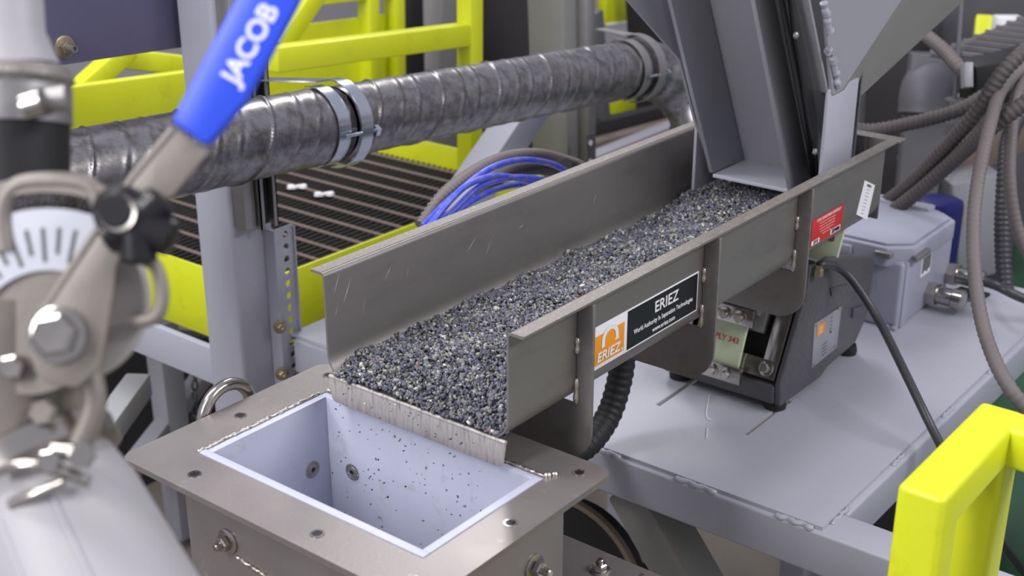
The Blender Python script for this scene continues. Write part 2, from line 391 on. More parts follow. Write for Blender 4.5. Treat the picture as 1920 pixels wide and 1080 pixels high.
size = np.exp(rng.normal(math.log(.00235), .3, n)).clip(.0012, .0048)*pts[:, 3]
sc = np.stack([size*rng.uniform(.9, 1.5, n), size*rng.uniform(.75, 1.1, n), size*rng.uniform(.45, .8, n)], 1)
jit = 1 + rng.uniform(-.28, .28, (n, 12, 1))
vv = np.einsum('nij,nkj->nki', R_, ico[None]*jit*sc[:, None, :]) + pts[:, None, :3]
vv[:, :, 1] = vv[:, :, 1].clip(.0005, W-.0005)
ff = (icf[None] + (np.arange(n)*12)[:, None, None]).reshape(-1, 3)
me = bpy.data.meshes.new('gravel')
me.vertices.add(n*12); me.vertices.foreach_set('co', vv.astype('f').ravel())
me.loops.add(len(ff)*3); me.loops.foreach_set('vertex_index', ff.astype('i').ravel())
me.polygons.add(len(ff)); me.polygons.foreach_set('loop_start', np.arange(len(ff), dtype='i')*3)
me.update(calc_edges=True)
pal = np.array([lin(c)[:3] for c in ('5c5d6b', '6d6f7d', '494b58', '7f8088', '8d8d86', '9a9a86', 'b3b1a4', '61614f', '86655a', 'd0cfc8')])
idx = rng.choice(len(pal), n, p=[.24, .2, .17, .13, .095, .065, .045, .03, .005, .02])
colr = pal[idx]*rng.uniform(.5, 1.12, (n, 1))
ca = me.color_attributes.new('stone', 'FLOAT_COLOR', 'POINT')
full = np.ones((n, 12, 4), 'f'); full[:, :, :3] = colr[:, None, :]; ca.data.foreach_set('color', full.ravel())
gm = bpy.data.materials.new('gravel_stone'); gm.use_nodes = True; nt = gm.node_tree
at_ = nt.nodes.new('ShaderNodeAttribute'); at_.attribute_name = 'stone'
nt.links.new(at_.outputs['Color'], nt.nodes['Principled BSDF'].inputs['Base Color']); nt.nodes['Principled BSDF'].inputs['Roughness'].default_value = .55
me.materials.append(gm)
g = place('gravel', me, None, 0); tag(g, 'blue grey crushed gravel lying in the trough and trickling off its lip', 'gravel', kind='stuff')
# dense under-layer of the same stone fines
mb = MB(); nx, ny = 60, 20; gv = []
for i in range(nx+1):
    for j in range(ny+1):
        x = .001 + (xe)*i/nx; y = .004 + (W-.008)*j/ny; gv.append((x, y, max(.0012, bed(x, y)-.0035)))
fs = [(i*(ny+1)+j, (i+1)*(ny+1)+j, (i+1)*(ny+1)+j+1, i*(ny+1)+j+1) for i in range(nx) for j in range(ny)]
mb._add(gv, fs)
fo = mb.build('stone_fines', mat('fines', '3c3c44', .8, 0, .3, 200), g, 60); fo['kind'] = 'stuff'

# ============================================================ DRIVE UNIT
drv = thing('feeder_drive', 'heavy dark grey cast drive unit with green springs bolted on the table under the trough', 'machine', (1.0, .165, -.32))
y0, y1 = .043, .288
body = [(.838, -.305), (.834, -.268), (.872, -.262), (.948, -.075), (.985, -.062), (1.20, -.118), (1.215, -.140), (1.205, -.25), (1.165, -.292), (1.03, -.297), (1.015, -.310), (.97, -.308)]
def cheek(ya, yb, nm):
    low = [(.838, -.305), (.834, -.262), (.905, -.118), (.925, -.066), (.99, -.064), (1.19, -.118), (1.205, -.136), (1.195, -.245), (1.150, -.290), (1.03, -.297), (1.0, -.308)]
    return MB().prism([(x, ya, z) for x, z in low], (0, yb-ya, 0), .005, 3)
cheek(y0, y0+.014, 0).build('side_casting', M['cast'], drv)
cheek(y1-.014, y1, 0).build('side_casting', M['cast'], drv)
mb = MB(); mb.prism([(.833, y0+.012, -.303), (.831, y0+.012, -.266), (.905, y0+.012, -.262), (.96, y0+.012, -.30)], (0, y1-y0-.024, 0), .006, 3)
mb.build('base_casting', M['cast'], drv)
MB().box((1.0, y0+.01, -.296), (1.18, y1-.01, -.118), .01, 3).build('coil_housing', M['cast'], drv)
# raised maker blocks on the flank
fr = MB()
n1 = V((.907-.843, 0, -.12+.262)).normalized()           # slope of the open front
def S(yy, t, off=0.0):                                    # point on the sloping front plane
    a = V((.846, yy, -.258)); b = V((.916, yy, -.112)); p = a + (b-a)*t; return p + V((-(b-a).z, 0, (b-a).x)).normalized()*off
def slab(mb, ya, yb, ta, tb, off, th, bev=.0008):
    mb.hexa([S(ya, ta, off), S(yb, ta, off), S(yb, ta, off+th), S(ya, ta, off+th)], [S(ya, tb, off), S(yb, tb, off), S(yb, tb, off+th), S(ya, tb, off+th)], bev)
mb = MB(); slab(mb, .060, .090, 0, 1.15, .003, .004); slab(mb, .060, .275, -.02, .19, .0032, .004); slab(mb, .245, .275, 0, 1.15, .003, .004)
mb.build('front_frame', M['polished'], drv)
mb = MB(); slab(mb, .06, .27, .02, 1.2, -.02, .004); mb.build('cavity_plate', M['black'], drv)
nf = (S(0, 0, 1) - S(0, 0, 0)).normalized()
MB().bolt(S(.080, .09, .007), nf, .009).build('bolt', M['polished'], drv)
# armature bracket
mb = MB(); slab(mb, .118, .25, .62, 1.35, .0, .02, .003); slab(mb, .105, .15, .45, 1.2, -.012, .02, .003); mb.build('bracket', M['zincdull'], drv)
# springs
for k, (xx, zz) in enumerate(((0, 0), (.20, .115))):
    off = V((xx, 0, zz))
    mb = MB(); yA, yB = .128, .225
    if k == 0:
        lp = [P(1385, 697, 'X', .826), P(1406, 600, 'X', .856)]
        b0, b1 = V((.824, 0, -.262)), V((.858, 0, -.165)); xt = V((.006, 0, 0))
        mb.hexa([(b0.x, yA, b0.z), (b0.x, yB, b0.z), (b0.x+.008, yB, b0.z), (b0.x+.008, yA, b0.z)], [(b1.x, yA, b1.z), (b1.x, yB, b1.z), (b1.x+.008, yB, b1.z), (b1.x+.008, yA, b1.z)], .0006)
        sp = mb.build('leaf_spring', M['green'], drv)
        text(0, 'spring_lettering', 'PLY 343', .0145, (.8375, .158, -.2015), (0, -1, 0), (b1-b0), M['redink'], sp, 1.0, bold=.0003, ext=.0006)
        for zc, xc, nm in ((-.258, .817, 0), (-.158, .852, 1)):
            cb = MB().box((xc-.004, yA-.014, zc-.016), (xc+.006, yB+.01, zc+.016), .001).build('clamp_bar', M['polished'], drv)
            for yy in (yA+.012, yA+.042, yA+.074): MB().bolt((xc-.004, yy, zc), (-1, 0, 0), .0085).build('bolt', M['polished'], cb)
        cb = MB().box((.862, yA-.014, -.137), (.874, yB+.01, -.1), .001).build('clamp_bar', M['polished'], drv)
        for yy in (yA+.012, yA+.05): MB().bolt((.862, yy, -.118), (-1, 0, 0), .0085).build('bolt', M['polished'], cb)
    else:
        a, b, c, d = P(1545, 470, 'X', 1.10), P(1592, 452, 'X', 1.10), P(1582, 500, 'X', 1.085), P(1540, 515, 'X', 1.085)
        a.z += .03; b.z += .03
        sp = MB().prism([(1.02, .045, -.085), (1.055, .045, -.004), (1.063, .045, -.004), (1.028, .045, -.085)], (0, .09, 0), .0006).build('leaf_spring', M['green'], drv)
# rear spring seen past the flank of the trough
text(0, 'spring_lettering', '343', .014, (1.0365, .068, -.045), (0, -1, 0), (.035, 0, .081), M['redink'], sp, 1.0, bold=.0004, ext=.0006)
# nameplate on the flank
npl = [P(1526, 608, 'Y', y0), P(1577, 574, 'Y', y0), P(1568, 652, 'Y', y0), P(1521, 690, 'Y', y0)]
pl = MB().prism(npl, (0, -.0012, 0), .0003).build('nameplate', M['platesil'], drv); pl['label'] = 'silver nameplate with small orange logo'
def on(u, v, d=.0016):                                    # position on nameplate, u right, v up
    p = npl[3] + (npl[2]-npl[3])*u + (npl[0]-npl[3])*v; p.y = y0-d; return p
MB().prism([on(.12, .66), on(.42, .66), on(.42, .9), on(.12, .9)], (0, -.0003, 0)).build('plate_logo', M['orange'], pl)
mb = MB(); mb.ringplate(on(.27, .77, .0021), XD, ZD, (0, -1, 0), .0035, .0055, 0, PI, .0003, 12); mb.build('logo_emblem', M['white'], pl)
ux, uy = (npl[2]-npl[3]).normalized(), (npl[0]-npl[3]).normalized()
text(0, 'plate_print', 'ERIEZ', .0055, on(.27, .71, .0021), ux, uy, M['white'], pl)
for k, s_ in enumerate(['------', '-- ---', '----', '--- --', 'CE']): text(0, 'plate_print', s_, .0062, on(.68, .86-.085*k, .0017), ux, uy, M['blackp'], pl, .8)
for k in range(4): text(0, 'plate_print', ['---- ------ ---', '-------- --- --', '--- ------ ----', '---- -- ----'][k], .0062, on(.46, .36-.08*k, .0017), ux, uy, M['blackp'], pl, .75)
for u, v in ((.06, .05), (.94, .05), (.06, .95), (.94, .95)): MB().lathe(on(u, v, .0012), (0, -1, 0), [(0, .003), (.0012, .0028), (.002, .0012)], 10).build('rivet', M['polished'], pl)
# raised cast ribs on the flank
for a_, b_ in (((1518, 497), (1508, 566)), ):
    p_, q_ = P(*a_, 'Y', y0-.002), P(*b_, 'Y', y0-.002); MB().tube([p_, q_], .004, 8).build('cast_ridge', M['cast'], drv)
for a_, b_, c_, d_ in (((1556, 540), (1588, 532), (1590, 546), (1558, 555)), ((1598, 578), (1618, 572), (1616, 590), (1597, 596))): MB().prism([P(*q, 'Y', y0) for q in (a_, b_, c_, d_)], (0, -.0025, 0), .001).build('casting_pad', M['cast'], drv)
for x in (.862, 1.16):
    for y in (.065, .265): MB().lathe((x, y, -.3205), (0, 0, 1), [(0, .020), (.008, .021), (.020, .018)], 20).build('rubber_foot', M['black'], drv)
MB().lathe((.925, .034, -.070), (0, 0, 1), [(-.006, .0095), (.006, .0095), (.007, .008), (.014, .0085)], 6).build('cable_gland', M['brass'], drv)
MB().lathe((.922, .052, -.066), (0, 0, 1), [(-.01, .016), (.008, .016), (.012, .011)], 18).build('cable_grommet', M['black'], drv)
MB().bolt(P(1580, 512, 'Y', .10), (0, 0, 1), .009).build('bolt', M['polished'], drv)
cab = hose('cable', [V((.928, .034, -.060)), P(1545, 496, 'Y', .030), P(1572, 502, 'Y', .026), P(1602, 530, 'Y', .0), P(1650, 605, 'Y', -.06), P(1700, 705, 'Y', -.15), P(1752, 812, 'Y', -.225), P(1800, 900, 'Y', -.27), P(1868, 1000, 'Y', -.30), P(1925, 1080, 'Y', -.32)], .0078, M['cable'], 'black round cable from the cast drive unit drooping over the table edge', 'cable')

# ============================================================ PLATFORM TABLE
ZP = -.32; X0, YS = .546, -.183
tb = thing('machine_table', 'grey painted steel table with slotted top plate carrying the drive unit', 'table', (1.3, .5, FL))
XT = 1.72
def slotted():
    mb = MB(); xs = [X0-.001, .735, .90, XT]; slots = [.055, .235]; sw = .0045
    ysr = [YS, slots[0]-sw, slots[0]+sw, slots[1]-sw, slots[1]+sw, 1.0]
    for i in range(3):
        for j in range(5):
            if i == 1 and j in (1, 3): continue
            mb._add([(xs[i], ysr[j], ZP), (xs[i+1], ysr[j], ZP), (xs[i+1], ysr[j+1], ZP), (xs[i], ysr[j+1], ZP), (xs[i], ysr[j], ZP-.006), (xs[i+1], ysr[j], ZP-.006), (xs[i+1], ysr[j+1], ZP-.006), (xs[i], ysr[j+1], ZP-.006)], [(0,1,2,3),(4,5,6,7),(0,1,5,4),(1,2,6,5),(2,3,7,6),(3,0,4,7)])
    bmesh.ops.remove_doubles(mb.bm, verts=mb.bm.verts, dist=1e-5)
    return mb
slotted().build('top_plate', M['table'], tb)
bz = ZP-.0062
def tubebeam(a, b, nm='frame_beam', m='grey_lt', bev=.006): return MB().box(a, b, bev, 3).build(nm, M[m], tb)
tubebeam((X0-.010, -.62, bz-.076), (X0+.066, .985, bz))
zlb = P(388, 648, 'X', .462).z
MB().box((.458, 1.137, zlb-.085), (.474, 2.1, zlb), .003, 3).build('frame_beam', M['grey_lt'], tb)
tubebeam((X0+.067, YS-.012, bz-.076), (XT, YS+.064, bz))
tubebeam((X0+.067, -.62, bz-.076), (1.6, -.545, bz))
for yy0, ln in ((.19, .065), (.005, .075), (-.165, .062)):
    mbw = MB().tube([(X0-.004 - .002*math.sin(k*1.3), yy0-.005 + ln*k/12-.0, bz+.000) for k in range(13)], [.0045+.0016*abs(math.sin(k*1.1)) for k in range(13)], 8); mbw.build('weld_bead', M['grey_lt'], tb, 80)
for xx0, ln in ((.57, .06), (.80, .05), (1.02, .05), (1.25, .05)):
    MB().tube([(xx0+ln*k/10, YS-.003-.0015*math.sin(k*1.7), bz) for k in range(11)], [.003+.0012*abs(math.sin(k*1.3)) for k in range(11)], 8).build('weld_bead', M['grey_lt'], tb, 80)
for x, y in ((X0+.028, -.58), (XT-.05, .35), (XT-.05, .9)):
    MB().box((x-.035, y-.035, FL), (x+.035, y+.035, bz-.076), .005, 2).build('leg', M['grey_lt'], tb)
MB().beam(P(1190, 905, 'X', .60), P(1330, 1150, 'X', .60), .085, .075, bev=.006).build('brace', M['grey_warm'], tb)
MB().tube(smooth_path([P(x, y, 'Z', ZP+.0012) for x, y in ((1331, 740), (1325, 768), (1326, 783), (1333, 788))]), .0011, 6).build('paint_drip', M['white'], tb, 80)
MB().tube([P(1326, 803, 'Z', ZP+.0012), P(1325, 822, 'Z', ZP+.0012)], .001, 6).build('paint_drip', M['white'], tb, 80)

# post standing against the table frame
post = thing('upright_post', 'square light grey steel post left of the trough with strut channel and perforated angle', 'post', (.49, 1.08, FL))
MB().box((.438, 1.03, FL), (.546, 1.135, 2.6), .011, 4).build('tube_post', M['grey_lt'], post)
# upper strut: short channel and dark slot channel on the -Y face
def ch(x0, x1, y0_, y1_, z0, z1, m, nm):
    mb = MB(); t_ = .003
    mb.box((x0, y1_-t_, z0), (x1, y1_, z1)); mb.box((x0, y0_, z0), (x0+t_, y1_, z1)); mb.box((x1-t_, y0_, z0), (x1, y1_, z1))
    mb.box((x0, y0_, z0), (x0+.010, y0_+t_, z1)); mb.box((x1-.010, y0_, z0), (x1, y0_+t_, z1))
    return mb.build(nm, M[m], post)
a = P(462, 432, 'Y', 1.0); b = P(515, 434, 'Y', 1.0)
MB().box((a.x-.004, .995, a.z), (a.x+.022, 1.029, a.z+.45), .001).build('strut_web', M['zincdull'], post)
ch(a.x+.026, a.x+.070, .985, 1.028, a.z-.004, 1.2, 'zincdull', 'strut_channel')
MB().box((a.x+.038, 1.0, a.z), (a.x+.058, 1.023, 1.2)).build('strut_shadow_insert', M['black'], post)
# perforated angle: strip with real holes
pa0 = P(517, 432, 'Y', 1.0); pa1 = P(549, 432, 'Y', 1.0)
xa, xb = pa0.x-.004, pa1.x-.004; zt = pa0.z; nh = 15; pitch = .0262
mb = MB(); hr = .0072; xc = (xa+xb)/2+.004
for i in range(nh):
    zc = zt - .014 - pitch*i; z0_, z1_ = zc-pitch/2, zc+pitch/2; N_ = 16
    ring, sq = [], []
    for k in range(N_):
        an = 2*PI*k/N_; ring.append((xc+hr*math.cos(an), zc+hr*math.sin(an)))
        dx, dz = math.cos(an), math.sin(an); hx = (xb-xc) if dx > 0 else (xc-xa); hz = pitch/2
        s_ = min(hx/abs(dx) if abs(dx) > 1e-6 else 9, hz/abs(dz) if abs(dz) > 1e-6 else 9); sq.append((xc+dx*s_, zc+dz*s_))
    for yy in (.998, 1.001):
        mb._add([(x, yy, z) for x, z in ring+sq], [(k, (k+1) % N_, N_+(k+1) % N_, N_+k) for k in range(N_)])
    mb._add([(x, yy, z) for yy in (.998, 1.001) for x, z in ring], [(k, (k+1) % N_, N_+(k+1) % N_, N_+k) for k in range(N_)])
    for (xx, zz) in ((xa, z0_), (xb, z0_)):
        pass
mb.box((xa-.003, .998, zt-.001-pitch*nh), (xa, 1.029, zt)); mb.box((xb, .992, zt-.001-pitch*nh), (xb+.003, 1.001, zt))
# small corner fillers so the strip is continuous
for i in range(nh+1):
    zc = zt - .014 - pitch*(i-.5)
    mb.box((xa, .9985, zc-.004), (xb, 1.0005, zc+.004))
mb.build('perforated_angle', M['grey_lt'], post)
for q in ((525, 612), (528, 700)):
    p = P(*q, 'Y', .997); MB().bolt(p, (-.35, -1, 0), .0095, stud=.008).build('bolt', M['brass'], post)

# ============================================================ RECEIVING CHUTE BOX
bx = thing('receiving_hopper', 'square stainless chute box with bolted flange and pale blue liner below the lip', 'hopper', (-.09, .15, FL))
ZF = -.045; ox0, ox1, oy0, oy1 = -.200, .022, -.042, .338; fx0, fx1, fy0, fy1 = -.268, .088, -.100, .410
mb = MB(); th = .008; r = .018
def hole_strip(mb): pass
hole = [(-.245, .315), (-.245, .150), (-.245, -.015), (-.16, -.08), (-.07, -.08), (.02, -.08), (.062, -.062), (.062, .377), (-.02, .385), (-.135, .385)]
# flange plate cut as a mesh with rounded corners via boolean-free n-gon strips
outer = []
for cx, cy, a0 in ((fx1-r, fy0+r, -PI/2), (fx1-r, fy1-r, 0), (fx0+r, fy1-r, PI/2), (fx0+r, fy0+r, PI)):
    outer += [(cx+r*math.cos(a0+k*PI/12), cy+r*math.sin(a0+k*PI/12)) for k in range(7)]
innr = [(ox1, oy0), (ox1, oy1), (ox0, oy1), (ox0, oy0)]
vs = []; fs = []
for z in (ZF, ZF-th): vs += [(x, y, z) for x, y in outer+innr]
n_ = len(outer); k_ = n_+4
for base in (0, k_):
    for c in range(4):
        for k in range(6): fs.append((base+c*7+k, base+c*7+k+1, base+n_+c))
        nx_ = (c+1) % 4; fs.append((base+c*7+6, base+nx_*7, base+n_+nx_, base+n_+c))
for i in range(n_): fs.append((i, (i+1) % n_, k_+(i+1) % n_, k_+i))
for i in range(4): fs.append((n_+i, n_+(i+1) % 4, k_+n_+(i+1) % 4, k_+n_+i))
mb._add(vs, fs)
fl = mb.build('flange_plate', M['flange'], bx)
for (x, y) in ((-.238, .30), (-.238, .085), (-.238, -.06), (-.085, -.073), (.058, -.068), (.058, .16), (.060, .372), (-.10, .375)):
    mb = MB(); mb.ringplate((x, y, ZF+.0001), XD, (0, 1, 0), ZD, .006, .0085, 0, 2*PI, .0008, 20); mb.build('hole_rim', M['polished'], fl)
    MB().lathe((x, y, ZF+.0001), ZD, [(0, .006), (.0003, .006)], 16).build('bolt_hole', M['blackp'], fl)
# walls below flange
zb_ = -.75
for a_, b_ in (((ox0-.012, oy0-.022, zb_), (ox0-.006, oy1+.022, ZF-th)), ((ox1+.004, oy0-.018, zb_), (ox1+.010, oy1+.018, ZF-th)), ((ox0-.006, oy0-.022, zb_), (ox1+.010, oy0-.016, ZF-th)), ((ox0-.006, oy1+.016, zb_), (ox1+.004, oy1+.022, ZF-th))):
    MB().box(a_, b_, .0005).build('side_wall', M['flange'], bx)
# liner boards standing slightly proud of the opening
lt = .011
ln_ = [((ox0, oy0, zb_), (ox0+lt, oy1, ZF+.0015)), ((ox1-lt, oy0, zb_), (ox1, oy1, ZF-.001)), ((ox0+lt, oy0, zb_), (ox1-lt, oy0+lt, ZF+.0015)), ((ox0+lt, oy1-lt, zb_), (ox1-lt, oy1, ZF-.0005))]
lin_o = [MB().box(a_, b_, .0008).build('liner_board', M['liner'], bx) for a_, b_ in ln_]
def liner_bolt(p, ax, par):
    MB().lathe(p, ax, [(0, .0125), (.0010, .0125), (.0014, .0095), (.0008, .0085), (.0015, .008), (.0022, .004), (.0008, .003)], 24).build('liner_bolt', M['zincdull'], par)
    MB().lathe(V(p)+V(ax)*.0016, ax, [(0, .003), (.0008, .0028)], 6).build('bolt_socket', M['blackp'], par)
p = P(586, 880, 'Y', oy1-lt); liner_bolt(p, (0, -1, 0), lin_o[3])
p = P(661, 885, 'X', ox1-lt); liner_bolt(p, (-1, 0, 0), lin_o[1])
# beads of weld and sealant around the liner
def bead(a_, b_, n0, r0, nm='weld_bead'):
    a_, b_ = V(a_), V(b_); rr = random.Random(int(a_.x*1e4))
    mb = MB(); mb.tube([a_.lerp(b_, k/n0) + V((rr.uniform(-.0012, .0012), rr.uniform(-.0012, .0012), 0)) for k in range(n0+1)], [r0*rr.uniform(.5, 1.3) for k in range(n0+1)], 8); mb.build(nm, M['weld'], bx, 80)
bead((ox0-.0, oy1+.002, ZF+.001), (ox1-.01, oy1+.002, ZF+.001), 60, .0026)
bead((ox1+.002, oy1+.0, ZF+.001), (ox1+.002, oy1-.06, ZF+.001), 16, .003)
bead((ox1+.002, oy0+.09, ZF+.001), (ox1+.002, oy0-.002, ZF+.001), 24, .0026)
MB().lathe((ox1+.004, oy0-.001, ZF), ZD, [(0, .005), (.004, .005), (.006, .003)], 12).build('weld_stud', M['weld'], bx)
MB().lathe((ox1+.012, oy0-.006, ZF), ZD, [(0, .004), (.003, .004), (.005, .002)], 12).build('weld_stud', M['weld'], bx)
# lifting eye
e0, e1 = P(372, 805, 'Z', ZF-.02), P(478, 752, 'Z', ZF-.02); ec = (e0+e1)/2; eu = (e1-e0).normalized(); er = (e1-e0).length/2*.86
pe = [ec - eu*er + V((0, 0, -.05))] + [ec + eu*(-er*math.cos(a_)) + V((0, 0, er*1.0*math.sin(a_))) for a_ in [k*PI/20 for k in range(21)]] + [ec + eu*er + V((0, 0, -.05))]
MB().tube(pe, .0088, 16).build('lifting_eye', M['polished'], bx, 80)
# nuts on the walls
p = P(428, 1014, 'X', ox0-.0125); MB().bolt(p, (-1, 0, 0), .011, stud=.008).build('wall_bolt', M['polished'], bx)
p = P(1000, 1062, 'Y', oy0-.022); MB().bolt(p, (0, -1, 0), .011, stud=.012).build('wall_bolt', M['polished'], bx)
p0_ = P(445, 1045, 'X', ox0-.0135); p1_ = p0_ + V((0, -.12, -.012)); bead(p0_, p1_, 40, .0035)
# lower flange / cover
MB().box((ox1+.011, -.36, -.215), (.136, .44, -.203), .002).build('lower_cover', M['flange'], bx)
for q in ((1125, 1070), (1203, 1100)):
    p = P(*q, 'Z', -.203); MB().bolt(p, ZD, .009, stud=.006).build('cover_bolt', M['polished'], bx)
# ring duct opening under the table
rd = thing('round_duct_mouth', 'black round duct mouth with tan rim behind the chute box under the table', 'duct', (.6, .2, -.9))
rc = P(1100, 1052, 'X', .72); 
MB().lathe(rc, (-1, 0, 0), [(0, .02), (.002, .14), (.05, .145), (.052, .02)], 48).build('duct_body', M['black'], rd)
mb = MB(); mb.ringplate(rc+V((-.05, 0, 0)), (0, 1, 0), ZD, (-1, 0, 0), .157, .168, 0, 2*PI, .012, 48); mb.build('tan_rim', mat('tan_rubber', '8a7c6c', .6), rd)
MB().box((rc.x+.002, rc.y-.06, FL), (rc.x+.2, rc.y+.16, rc.z-.1), .01).build('support_box', M['shadow'], rd)

# ============================================================ DISCHARGE CHUTE ABOVE THE TRAY
hop = thing('feed_hopper', 'large grey welded hopper spout reaching down into the far half of the trough', 'hopper', (.95, .165, .06))
ya, yb = .085, .243; lean = V((-.185, 0, .36)); kk = 2.4
def ext(p, t=kk): return V(p) + lean*t
def leanbox(x0, x1, y0_, y1_, z, m='grey', nm='chute_plate', t=kk, bev=.0015):
    b4 = [(x0, y0_, z), (x1, y0_, z), (x1, y1_, z), (x0, y1_, z)]; return MB().hexa(b4, [ext(p, t) for p in b4], bev).build(nm, M[m], hop)
zc = .076
leanbox(.895, 1.02, yb-.004, yb+.004, zc+.004)
leanbox(.892, 1.03, ya-.004, ya+.004, zc-.002)
leanbox(1.012, 1.020, ya+.004, yb-.004, zc)
MB().box((.896, ya+.004, zc-.004), (1.02, yb-.003, zc+.003), .0015).build('chute_floor', M['grey_lt'], hop)
MB().box((.878, .266, .047), (1.03, .272, .33), .001).build('skirt_plate', M['grey'], hop)
MB().box((.886, .026, .05), (.9995, .033, .265), .001).build('skirt_plate', M['grey_lt'], hop)
# front flank of funnel at the left
lf = [P(1150, -30, 'Y', .262), P(1177, 0, 'Y', .262), P(1275, 112, 'Y', .262), P(1303, 222, 'Y', .262), P(1337, 322, 'Y', .262), P(1252, 0, 'Y', .262), P(1244, -30, 'Y', .262)]
MB().prism(lf, (0, .005, 0)).build('funnel_flank', M['grey'], hop)
# front strip on the right with thick edge and the hopper body behind it
fs_ = [P(1512, 168, 'X', .885), P(1560, 176, 'X', .885)]
z0_ = fs_[0].z; yA, yB = .030, fs_[0].y+.004
b4 = [(.885, yA, z0_), (.893, yA, z0_), (.893, yB+.06, z0_), (.885, yB, z0_)]
MB().hexa(b4, [V(p)+V((-.215, 0, .36))*2 for p in b4], .001).build('front_strip', M['grey'], hop)
yh = .024
h1 = [P(1541, -60, 'Y', yh), P(1545, 0, 'Y', yh), P(1561, 178, 'Y', yh), P(1580, 168, 'Y', yh), P(1690, 0, 'Y', yh), P(1730, -60, 'Y', yh)]
MB().prism(h1, (0, .006, 0)).build('hopper_side', M['grey'], hop)
h2 = [P(1580, 168, 'Y', yh), P(1690, 0, 'Y', yh), P(1730, -60, 'Y', yh)]
h3 = [P(1612, 182, 'Y', yh+.03), P(1808, 0, 'Y', yh+.10), P(1870, -60, 'Y', yh+.12)]
mb = MB(); vsx = h2 + h3; mb._add([*vsx, *[v+V((-.004, .006, 0)) for v in vsx]], [(0,1,4,3),(1,2,5,4),(6,7,10,9),(7,8,11,10),(0,3,9,6),(2,5,11,8),(0,1,7,6),(1,2,8,7),(3,4,10,9),(4,5,11,10)])
mb.build('hopper_slope', M['grey_warm'], hop, 20)
MB().prism([P(1561, 178, 'Y', yh), P(1580, 168, 'Y', yh), P(1612, 182, 'Y', yh+.03), P(1600, 195, 'Y', yh+.03)], (-.002, .02, 0)).build('hopper_toe', M['grey_warm'], hop)
rr = random.Random(4)
for (a_, b_) in (((1545, 5), (1556, 60)), ((1552, 92), (1556, 104)), ((1562, 110), (1572, 165))):
    A_, B_ = P(*a_, 'Y', yh-.003), P(*b_, 'Y', yh-.003)
    MB().tube([A_.lerp(B_, k/16) + V((rr.uniform(-.002, .002), 0, 0)) for k in range(17)], [.0040+.0035*rr.random() for k in range(17)], 8).build('weld_bead', M['grey_lt'], hop, 80)
# dark rubber curtain and cable in the slot
MB().hexa([(.905, .05, .09), (.91, .05, .09), (.99, .078, .09), (.985, .078, .09)], [V(p)+V((-.2, 0, .36))*2 for p in [(.905, .05, .09), (.91, .05, .09), (.99, .078, .09), (.985, .078, .09)]]).build('rubber_curtain', M['black'], hop)
MB().tube(smooth_path([P(1480, -20, 'Y', .045), P(1489, 65, 'Y', .045), P(1500, 130, 'Y', .045), P(1513, 220, 'Y', .045), P(1528, 290, 'Y', .045), P(1531, 330, 'Y', .05)]), .004, 8).build('curtain_cord', M['black_gloss'], hop, 80)
for q in ((1490, 66), (1526, 284)):
    MB().lathe(P(*q, 'Y', .043), (0, -1, 0), [(0, .006), (.004, .006), (.006, .003)], 10).build('cord_stud', M['zincdull'], hop)
MB().box((1.03, .035, .05), (1.035, .27, .6)).build('back_plate', M['grey_dk'], hop)

# ============================================================ SPIRAL DUCT
dk = thing('spiral_duct', 'long dusty galvanised spiral duct running across behind the trough', 'duct', (.5, .9, .05))
A_ = P(60, 344, 'Y', .9); B_ = P(640, 228, 'Y', .9); C_ = P(1168, 131, 'Y', .9); A_ = A_ + (A_-B_)*.4
def duct_pipe(p0, p1, r0, pitch, nm, m, phase=0):
    d = (p1-p0); Ln = d.length; d.normalize(); a_ = d.orthogonal().normalized(); b_ = d.cross(a_)
    NS, NA = int(Ln/.0025), 72
    s_ = np.linspace(0, Ln, NS)[:, None]; th_ = np.linspace(0, 2*np.pi, NA, endpoint=False)[None]
    ph = ((s_/pitch + th_/(2*np.pi) + phase) % 1)*pitch
    def bumpf(c, wd, h): return h*np.exp(-((ph-c)/wd)**2)
    rad = r0 + bumpf(.1*pitch, .0020, .0038) - bumpf(.1*pitch+.006, .003, .0008) + bumpf(.44*pitch, .0045, .0012) - bumpf(.44*pitch+.009, .004, .0008) + bumpf(.70*pitch, .0045, .0012) - bumpf(.70*pitch+.009, .004, .0008)
    Pp = np.array(p0)[None, None] + s_[..., None]*np.array(d) + rad[..., None]*(np.cos(th_)[..., None]*np.array(a_) + np.sin(th_)[..., None]*np.array(b_))
    me = bpy.data.meshes.new(nm); me.vertices.add(NS*NA); me.vertices.foreach_set('co', Pp.astype('f').ravel())
    i, j = np.meshgrid(np.arange(NS-1), np.arange(NA), indexing='ij'); j2 = (j+1) % NA
    f_ = np.stack([i*NA+j, i*NA+j2, (i+1)*NA+j2, (i+1)*NA+j], -1).reshape(-1, 4).astype('i')
    me.loops.add(f_.size); me.loops.foreach_set('vertex_index', f_.ravel()); me.polygons.add(len(f_)); me.polygons.foreach_set('loop_start', np.arange(len(f_), dtype='i')*4)
    me.update(calc_edges=True); me.materials.append(m); return place(nm, me, dk, 60)
duct_pipe(A_, B_.lerp(C_, -.03), .0715, .185, 'duct_pipe', M['galv'], .0)
duct_pipe(B_.lerp(C_, -.02), C_, .0695, .183, 'duct_pipe', M['galv'], .45)
dd = (C_-B_).normalized()
elb = smooth_path([C_, C_+dd*.06, P(1240, 140, 'Y', .88), P(1290, 185, 'Y', .84), P(1310, 240, 'Y', .80)+V((0, 0, 0)), P(1290, 300, 'Y', .85)], 5)
MB().tube(elb, [.072 + (.004 if i % 5 == 0 else 0) for i in range(len(elb))], 40).build('duct_elbow', M['galv'], dk, 40)
